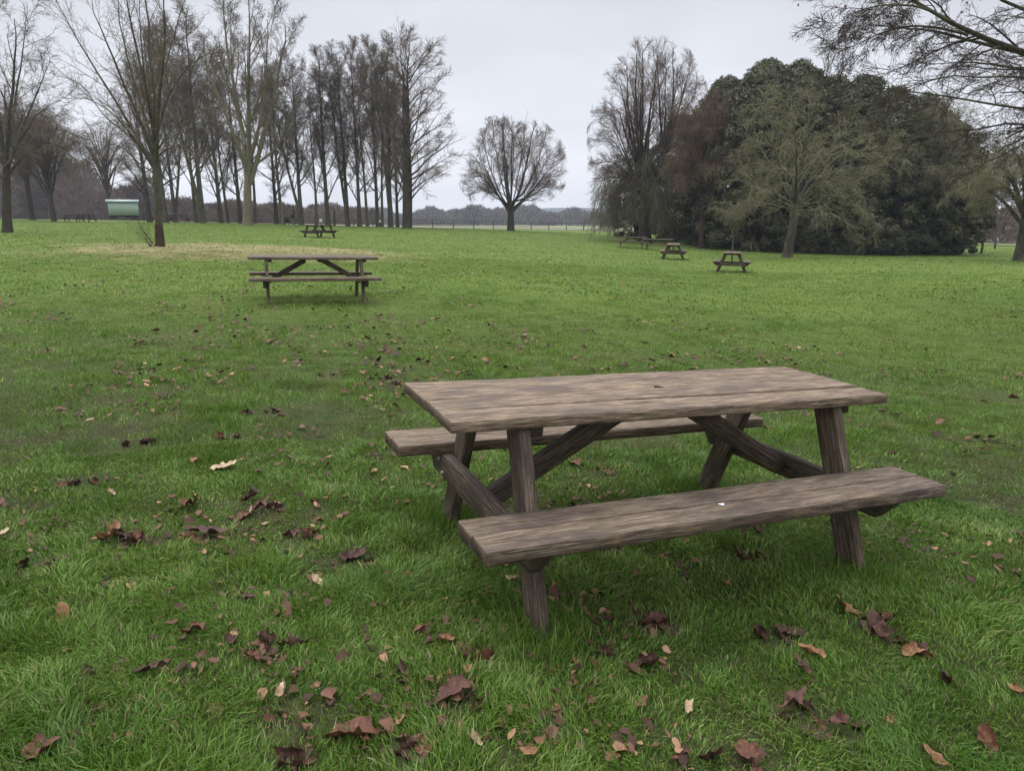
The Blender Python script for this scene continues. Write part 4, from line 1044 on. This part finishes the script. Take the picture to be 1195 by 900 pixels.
def hut():
    Y = 92; g = gpt(145.5, 256.0, Y)+np.array([0, 0, .15]); f = px(1, Y); W = 29.5*f; base = 4.2*f; top = 19*f; D = 2.2
    root = empty('shepherds_hut', g, .5)
    gm = m_plain('pale_green_cladding', (.42, .53, .46), .55, .3, .07, 2)
    mb = MB(); nb = 17
    for i in range(nb):     # vertical boards
        x0 = -W/2+W*i/nb; box(mb, x0+.004, x0+W/nb-.004, -D/2, D/2, base, top-(.0), i)
    box(mb, -W/2+.02, W/2-.02, -D/2+.02, D/2-.02, base+.02, top-.02)
    mb.build('wall', gm, root)
    # curved roof running along the length
    mb = MB(); k = 11; a = np.linspace(-1, 1, k); yy = a*(D/2+.15); zz = top+.04+.24*(1-a*a)
    V = np.r_[np.c_[np.full(k, -W/2-.2), yy, zz], np.c_[np.full(k, W/2+.2), yy, zz], np.c_[np.full(k, -W/2-.2), yy, zz-.07], np.c_[np.full(k, W/2+.2), yy, zz-.07]]
    Fq = [(i, i+k, i+k+1, i+1) for i in range(k-1)]+[(i+2*k, i+2*k+1, i+3*k+1, i+3*k) for i in range(k-1)]+[(0, 2*k, 3*k, k), (k-1, 2*k-1, 4*k-1, 3*k-1)]
    Fq += [(i, i+1, i+1+2*k, i+2*k) for i in range(k-1)]+[(i+k, i+3*k, i+1+3*k, i+1+k) for i in range(k-1)]
    mb.add(V, Fq)
    V2 = np.r_[np.c_[np.full(k, -W/2), yy*.9, zz-.09], [[-W/2, D/2*.98, top], [-W/2, -D/2*.98, top]]]; mb.add(V2, [list(range(k+2))])
    V2 = np.r_[np.c_[np.full(k, W/2), yy*.9, zz-.09], [[W/2, D/2*.98, top], [W/2, -D/2*.98, top]]]; mb.add(V2, [list(range(k+2))])
    mb.build('roof', m_plain('pale_tin_roof', (.36, .42, .42), .5, .4, .1, 2), root)
    mb = MB(); box(mb, -W/2+.1, W/2-.1, -D/2+.25, D/2-.25, base-.17, base-.005); mb.build('chassis', M['black'], root)
    for sx in (-.36, .36):
        for sy in (-1, 1):
            mb = MB(); k = 14; a = np.arange(k)*2*math.pi/k; r_ = .42; cx_ = sx*W; y0 = sy*(D/2-.06)
            V = np.r_[np.c_[cx_+r_*np.cos(a), np.full(k, y0-.05), r_+r_*np.sin(a)], np.c_[cx_+r_*np.cos(a), np.full(k, y0+.05), r_+r_*np.sin(a)]]
            i = np.arange(k); mb.add(V, np.stack([i, (i+1) % k, (i+1) % k+k, i+k], 1)); mb.add(V[:k], [list(range(k))]); mb.add(V[k:], [list(range(k))])
            mb.build('wheel', M['black'], root)
    mb = MB()
    for s in range(3): box(mb, W/2+.05+s*.28, W/2+.36+s*.28, -.4, .4, base-.12-s*.15, base-.05-s*.15)
    for sy in (-.42, .38): box(mb, W/2+.04, W/2+.95, sy, sy+.04, 0, base-.40)
    mb.build('steps', M['fence'], root)
    mb = MB(); box(mb, W/2+.004, W/2+.05, -.35, .35, base+.02, top-.15); mb.build('door', gm, root)
    tag(root, 'pale green wheeled hut with a curved tin roof beyond the lawn at the left', 'hut')
hut()

# ------------------------------------------------------------------ fallen leaves
def leaf_mesh(sd, kind):
    rg = np.random.default_rng(sd); k = 22; a = np.arange(k)*2*math.pi/k
    if kind == 'lobed': r = .5*(.62+.36*np.abs(np.cos(2.5*a))**1.2)*(1+.12*rg.normal(0, 1, k))
    elif kind == 'long': r = .5/np.sqrt((np.cos(a))**2+(np.sin(a)/.34)**2)*(1+.06*rg.normal(0, 1, k))
    else: r = .5/np.sqrt((np.cos(a))**2+(np.sin(a)/.6)**2)*(1+.10*rg.normal(0, 1, k))
    rings = [0, .35, .7, 1.]; V = [(0, 0, 0)]
    for q in rings[1:]: V += [(r[i]*q*math.cos(a[i]), r[i]*q*math.sin(a[i]), 0) for i in range(k)]
    V = np.array(V); x, y = V[:, 0].copy(), V[:, 1].copy()
    cu = rg.uniform(2.5, 6.5); th = rg.uniform(-.6, .6); s = x*math.sin(th)+y*math.cos(th); l = x*math.cos(th)-y*math.sin(th)
    ang = s*cu; s2 = np.sin(ang)/cu; z = (1-np.cos(ang))/cu
    z = z+.35*rg.uniform(-.3, 1)*l*l*2+.085*np.sin(x*15+sd)*np.sin(y*12+sd)+.025*rg.normal(0, 1, len(x))
    V = np.c_[l, s2, z-z.min()*.7]
    f3 = [(0, 1+i, 1+(i+1) % k) for i in range(k)]; f4 = []
    for q in range(2):
        b = 1+q*k; f4 += [(b+i, b+k+i, b+k+(i+1) % k, b+(i+1) % k) for i in range(k)]
    # stalk
    mb = MB(); mb.add(V, f3); mb.f.append(np.array(f4).ravel()); mb.k.append(np.full(len(f4), 4))
    tubes(mb, [[(V[1+2*k][0]*.98, V[1+2*k][1]*.98, V[1+2*k][2]), (V[1+2*k][0]+.15, V[1+2*k][1]+.04, V[1+2*k][2]+.02), (V[1+2*k][0]+.32, V[1+2*k][1]+.02, V[1+2*k][2]-.03)]], [[.012, .01, .008]], 4)
    return mb
def m_leaf(name, c0, c1):
    t = NT(name); co = t.coord('Object'); n = t.noise(co, 5, 5, .7); n2 = t.noise(co, 22, 3)
    c = t.mix(t.ramp(n, [(.35, 0.), (.65, 1.)]), c0, c1); c = t.mix(t.ramp(n2, [(.3, .5), (.5, 0.)]), c, tuple(q*.4 for q in c0))
    return t.done(c, .6, n, .6, .01, .35)
LM = {'dark': m_leaf('wet_dark_leaf', (.042, .019, .013), (.11, .050, .034)), 'russet': m_leaf('russet_leaf', (.070, .026, .014), (.17, .070, .034)),
      'tan': m_leaf('tan_leaf', (.20, .10, .045), (.36, .19, .09)), 'pale': m_leaf('pale_cream_leaf', (.36, .24, .13), (.60, .47, .31)), 'purple': m_leaf('purplish_leaf', (.062, .025, .018), (.15, .064, .044))}
LMESH = {}
for ck, mat in LM.items():
    for vi, kd in enumerate(('lobed', 'long', 'oval', 'lobed', 'oval')):
        o = leaf_mesh(vi*7+len(ck), kd).build('fallen_leaf', mat, smooth=True); LMESH[(ck, vi)] = o.data; bpy.data.objects.remove(o)
LG = 'fallen leaves on the grass'
LABS = {'dark': 'wet blackish-brown fallen leaf sunk in the grass', 'russet': 'curled russet fallen leaf on the grass', 'tan': 'dry orange-tan fallen leaf on the grass',
        'pale': 'small pale cream fallen leaf on the grass', 'purple': 'purplish-brown crumpled fallen leaf in the grass'}
rl = np.random.default_rng(5); nleaf = 0
def put_leaf(x, y, ck, size, label=None, vi=None, lift=.018):
    global nleaf
    vi = int(rl.integers(5)) if vi is None else vi
    o = bpy.data.objects.new('fallen_leaf', LMESH[(ck, vi)]); C.objects.link(o)
    o.location = (float(x), float(y), float(gz(x, y))+lift); o.rotation_euler = (rl.normal(0, .24), rl.normal(0, .24), rl.random()*6.28); o.scale = (size, size, size*(.8+.4*rl.random()))
    tag(o, label or LABS[ck], 'leaf', LG); nleaf += 1; return o
KEY = [(229, 542, 'tan', 18, 'crumpled tan leaf directly left of the long pale tan leaf'),
       (262, 551, 'pale', 30, 'long pale tan leaf beside the crumpled tan one in the left middle ground'),
       (130, 581, 'pale', 13, 'small cream leaf above the pair of orange leaves at the left'),
       (370, 685, 'pale', 19, 'upright cream leaf fragment left of the near table leg'),
       (330, 815, 'pale', 24, 'whitish torn leaf low in the left foreground'),
       (554, 873, 'pale', 24, 'curled cream leaf at the bottom edge near the middle'),
       (802, 835, 'pale', 26, 'cream and brown leaf in the foreground under the near bench'),
       (3, 630, 'pale', 16, 'pale leaf cut by the left border of the photo'), (105, 494, 'pale', 10, 'tiny pale leaf in the upper left part of the lawn'),
       (74, 727, 'tan', 30, 'upright rolled orange leaf near the left edge'), (130, 633, 'tan', 32, 'flat orange leaf, left one of a close pair at the left'),
       (160, 635, 'russet', 20, 'russet leaf, right one of a close pair at the left'), (222, 595, 'russet', 30, 'dark red pointed leaf standing up below the crumpled tan leaf'),
       (288, 705, 'dark', 34, 'folded dark leaf left of the upright cream fragment'), (228, 745, 'russet', 40, 'curled brown leaf in the left foreground with a raised rim'),
       (310, 755, 'dark', 30, 'black-brown leaf standing upright in the left foreground'), (295, 775, 'russet', 22, 'rusty leaf tip just below the upright black-brown leaf'),
       (178, 790, 'dark', 44, 'long dark flat leaf in the lower left'), (104, 795, 'dark', 20, 'small dark leaf left of the long dark flat one'),
       (410, 868, 'russet', 62, 'long russet leaf near the bottom edge, largest in the left foreground'), (423, 870, 'tan', 24, 'small orange sliver standing across the long russet leaf'),
       (48, 888, 'russet', 36, 'brown folded leaf at the bottom left corner'), (305, 598, 'purple', 34, 'purple-brown leaf heap left of the near table'),
       (295, 585, 'dark', 24, 'dark leaf at the upper rim of the purple-brown heap'), (530, 815, 'purple', 48, 'large purple-brown leaf in the bottom middle'),
       (521, 756, 'tan', 24, 'slim tan leaf in front of the near leg of the near table'), (645, 738, 'tan', 16, 'small orange leaf at the foot of the near leg'),
       (612, 738, 'tan', 18, 'tan leaf left of the foot of the near leg'), (598, 682, 'pale', 18, 'cream leaf left of the near leg, under the front bench'),
       (475, 592, 'tan', 14, 'mustard leaf left of the far left leg'), (945, 770, 'tan', 32, 'bright orange-brown leaf in the right foreground, upright'),
       (935, 785, 'dark', 30, 'dark leaf under the bright orange-brown one in the right foreground'), (985, 715, 'tan', 36, 'orange strip of leaf above the dark crumpled heap at the right'),
       (1025, 740, 'dark', 54, 'black crumpled leaf heap in the right foreground'), (1062, 768, 'tan', 26, 'tan leaf right of the black crumpled heap'),
       (925, 830, 'purple', 50, 'ragged reddish leaf mass in the right foreground'), (975, 852, 'purple', 42, 'folded reddish-brown leaf at the lower right'),
       (1150, 877, 'russet', 34, 'russet leaf near the bottom right corner'), (1090, 893, 'tan', 30, 'tan leaf at the bottom edge on the right'), (870, 888, 'russet', 36, 'brown leaf at the bottom edge below the ragged reddish mass'),
       (1100, 800, 'dark', 28, 'dark rolled leaf at the right, below the black heap'), (1040, 850, 'tan', 18, 'short tan leaf in the lower right'),
       (765, 735, 'purple', 34, 'purple-brown leaf below the front bench in the shade'), (742, 722, 'russet', 20, 'rusty leaf beside the purple-brown one below the front bench'),
       (847, 688, 'tan', 14, 'small tan leaf below the front bench towards its right end'), (1032, 662, 'russet', 22, 'rusty leaf just right of the foot of the right near leg'),
       (884, 625, 'dark', 26, 'black leaf beneath the front bench'), (470, 790, 'dark', 26, 'dark leaf in the lawn below the near table leg at the left'),
       (618, 887, 'tan', 22, 'orange-brown leaf at the bottom edge right of the curled cream one'), (755, 783, 'dark', 34, 'thin dark leaf in the foreground, middle right'),
       (55, 415, 'russet', 20, 'rusty leaf high on the left of the lawn'), (672, 545, 'russet', 28, 'reddish leaf on the grass seen under the near tabletop'),
       (240, 627, 'dark', 50, 'long dark leaf strip left of the near table'), (1185, 815, 'tan', 16, 'tan leaf fragment near the right border')]
for u, v, ck, s, lab in KEY:
    p = hit(u, v); d = np.linalg.norm(p-CAM); put_leaf(p[0], p[1], ck, s*d/F*.88, lab, lift=.022)
# gathered in patches
for px_, py_, pr in PATCH:
    for _ in range(int(2+pr*18)):
        if nleaf >= 165: break
        put_leaf(px_+rl.normal(0, pr*.5), py_+rl.normal(0, pr*.4), rl.choice(['dark', 'dark', 'dark', 'russet', 'purple']), .06+.06*rl.random(), lift=.0)
while nleaf < 250:
    d = 1.7+rl.random()**.6*8; a = math.radians((rl.random()-.5)*74); x, y = d*math.sin(a), d*math.cos(a)
    if float(vnoise(x, y, .8, 31)) < .42 and rl.random() < .8: continue
    put_leaf(x, y, rl.choice(['dark', 'purple', 'russet', 'dark', 'russet', 'tan', 'dark']), .04+.06*rl.random()**1.5, lift=-.002)
# the thousands farther off, and small crumbs
def litter():
    mb = MB(); n = 26000; r = np.random.default_rng(9)
    d = 1.6+43*r.random(n)**1.25; a = np.radians((r.random(n)-.5)*84); x = d*np.sin(a); y = d*np.cos(a)
    den = vnoise(x, y, 1.0, 31)*.6+vnoise(x, y, .35, 32)*.4
    keep = (den > .54+.12*(a > .3)) & (r.random(n) < np.clip(1.25-d/45, .2, 1)); x, y, d = x[keep], y[keep], d[keep]; n = len(x)
    k = 9; th = np.arange(k)*2*math.pi/k; s = (.007+.020*r.random(n)**1.5)*np.clip(d/4.5, .9, 1.45)
    yaw = r.random(n)*6.28; tx, ty = r.normal(0, .3, n), r.normal(0, .3, n); cu = r.uniform(.1, .7, n); asp = r.uniform(.35, .9, n)
    rr = s[:, None]*(.75+.5*r.random((n, k))); a_ = rr*np.cos(th); b_ = rr*np.sin(th)*asp[:, None]
    lz = a_*tx[:, None]+b_*ty[:, None]+cu[:, None]*b_**2/s[:, None]*1.6+r.normal(0, .10, (n, k))*s[:, None]
    cy_, sy_ = np.cos(yaw)[:, None], np.sin(yaw)[:, None]; lx_ = a_*cy_-b_*sy_; ly_ = a_*sy_+b_*cy_
    z = gz(x, y)+.008+.014*r.random(n)+.016*np.clip((d-3)/5, 0, 1)
    V = np.stack([x[:, None]+lx_, y[:, None]+ly_, z[:, None]+lz], -1)
    V = np.concatenate([np.stack([x, y, z], 1)[:, None], V], 1)
    i = np.arange(n)[:, None, None]*(k+1); fq = i+np.array([[0, 1+j, 1+(j+1) % k] for j in range(k)])[None]
    mb.add(V, fq.reshape(-1, 3), np.repeat(r.random(n), k+1))
    o = mb.build('leaf_litter', m_var('leaf_litter', [(0., (.035, .018, .013)), (.5, (.095, .045, .030)), (.85, (.17, .085, .05)), (1., (.36, .21, .12))], .6)); tag(o, 'scattered small brown leaves and crumbs in the grass', 'leaf litter', kind='stuff')
litter()

# ------------------------------------------------------------------ haze
if True:
    mb = MB(); box(mb, -700, 700, -60, 1100, -8, 34)
    t = NT('haze_air'); v = t.t.nodes.new('ShaderNodeVolumePrincipled'); v.inputs['Color'].default_value = (.80, .86, 1, 1); v.inputs['Density'].default_value = .0005
    v.inputs['Anisotropy'].default_value = 0.2
    t.l(v.outputs[0], t.out.inputs['Volume']); t.m.node_tree.nodes
    o = mb.build('haze', t.m); tag(o, 'thin damp air', 'haze', kind='stuff')
SC.cycles.volume_bounces = 0
SC.cycles.max_bounces = 6; SC.cycles.diffuse_bounces = 3; SC.cycles.transmission_bounces = 2; SC.cycles.glossy_bounces = 2
SC.cycles.use_denoising = True
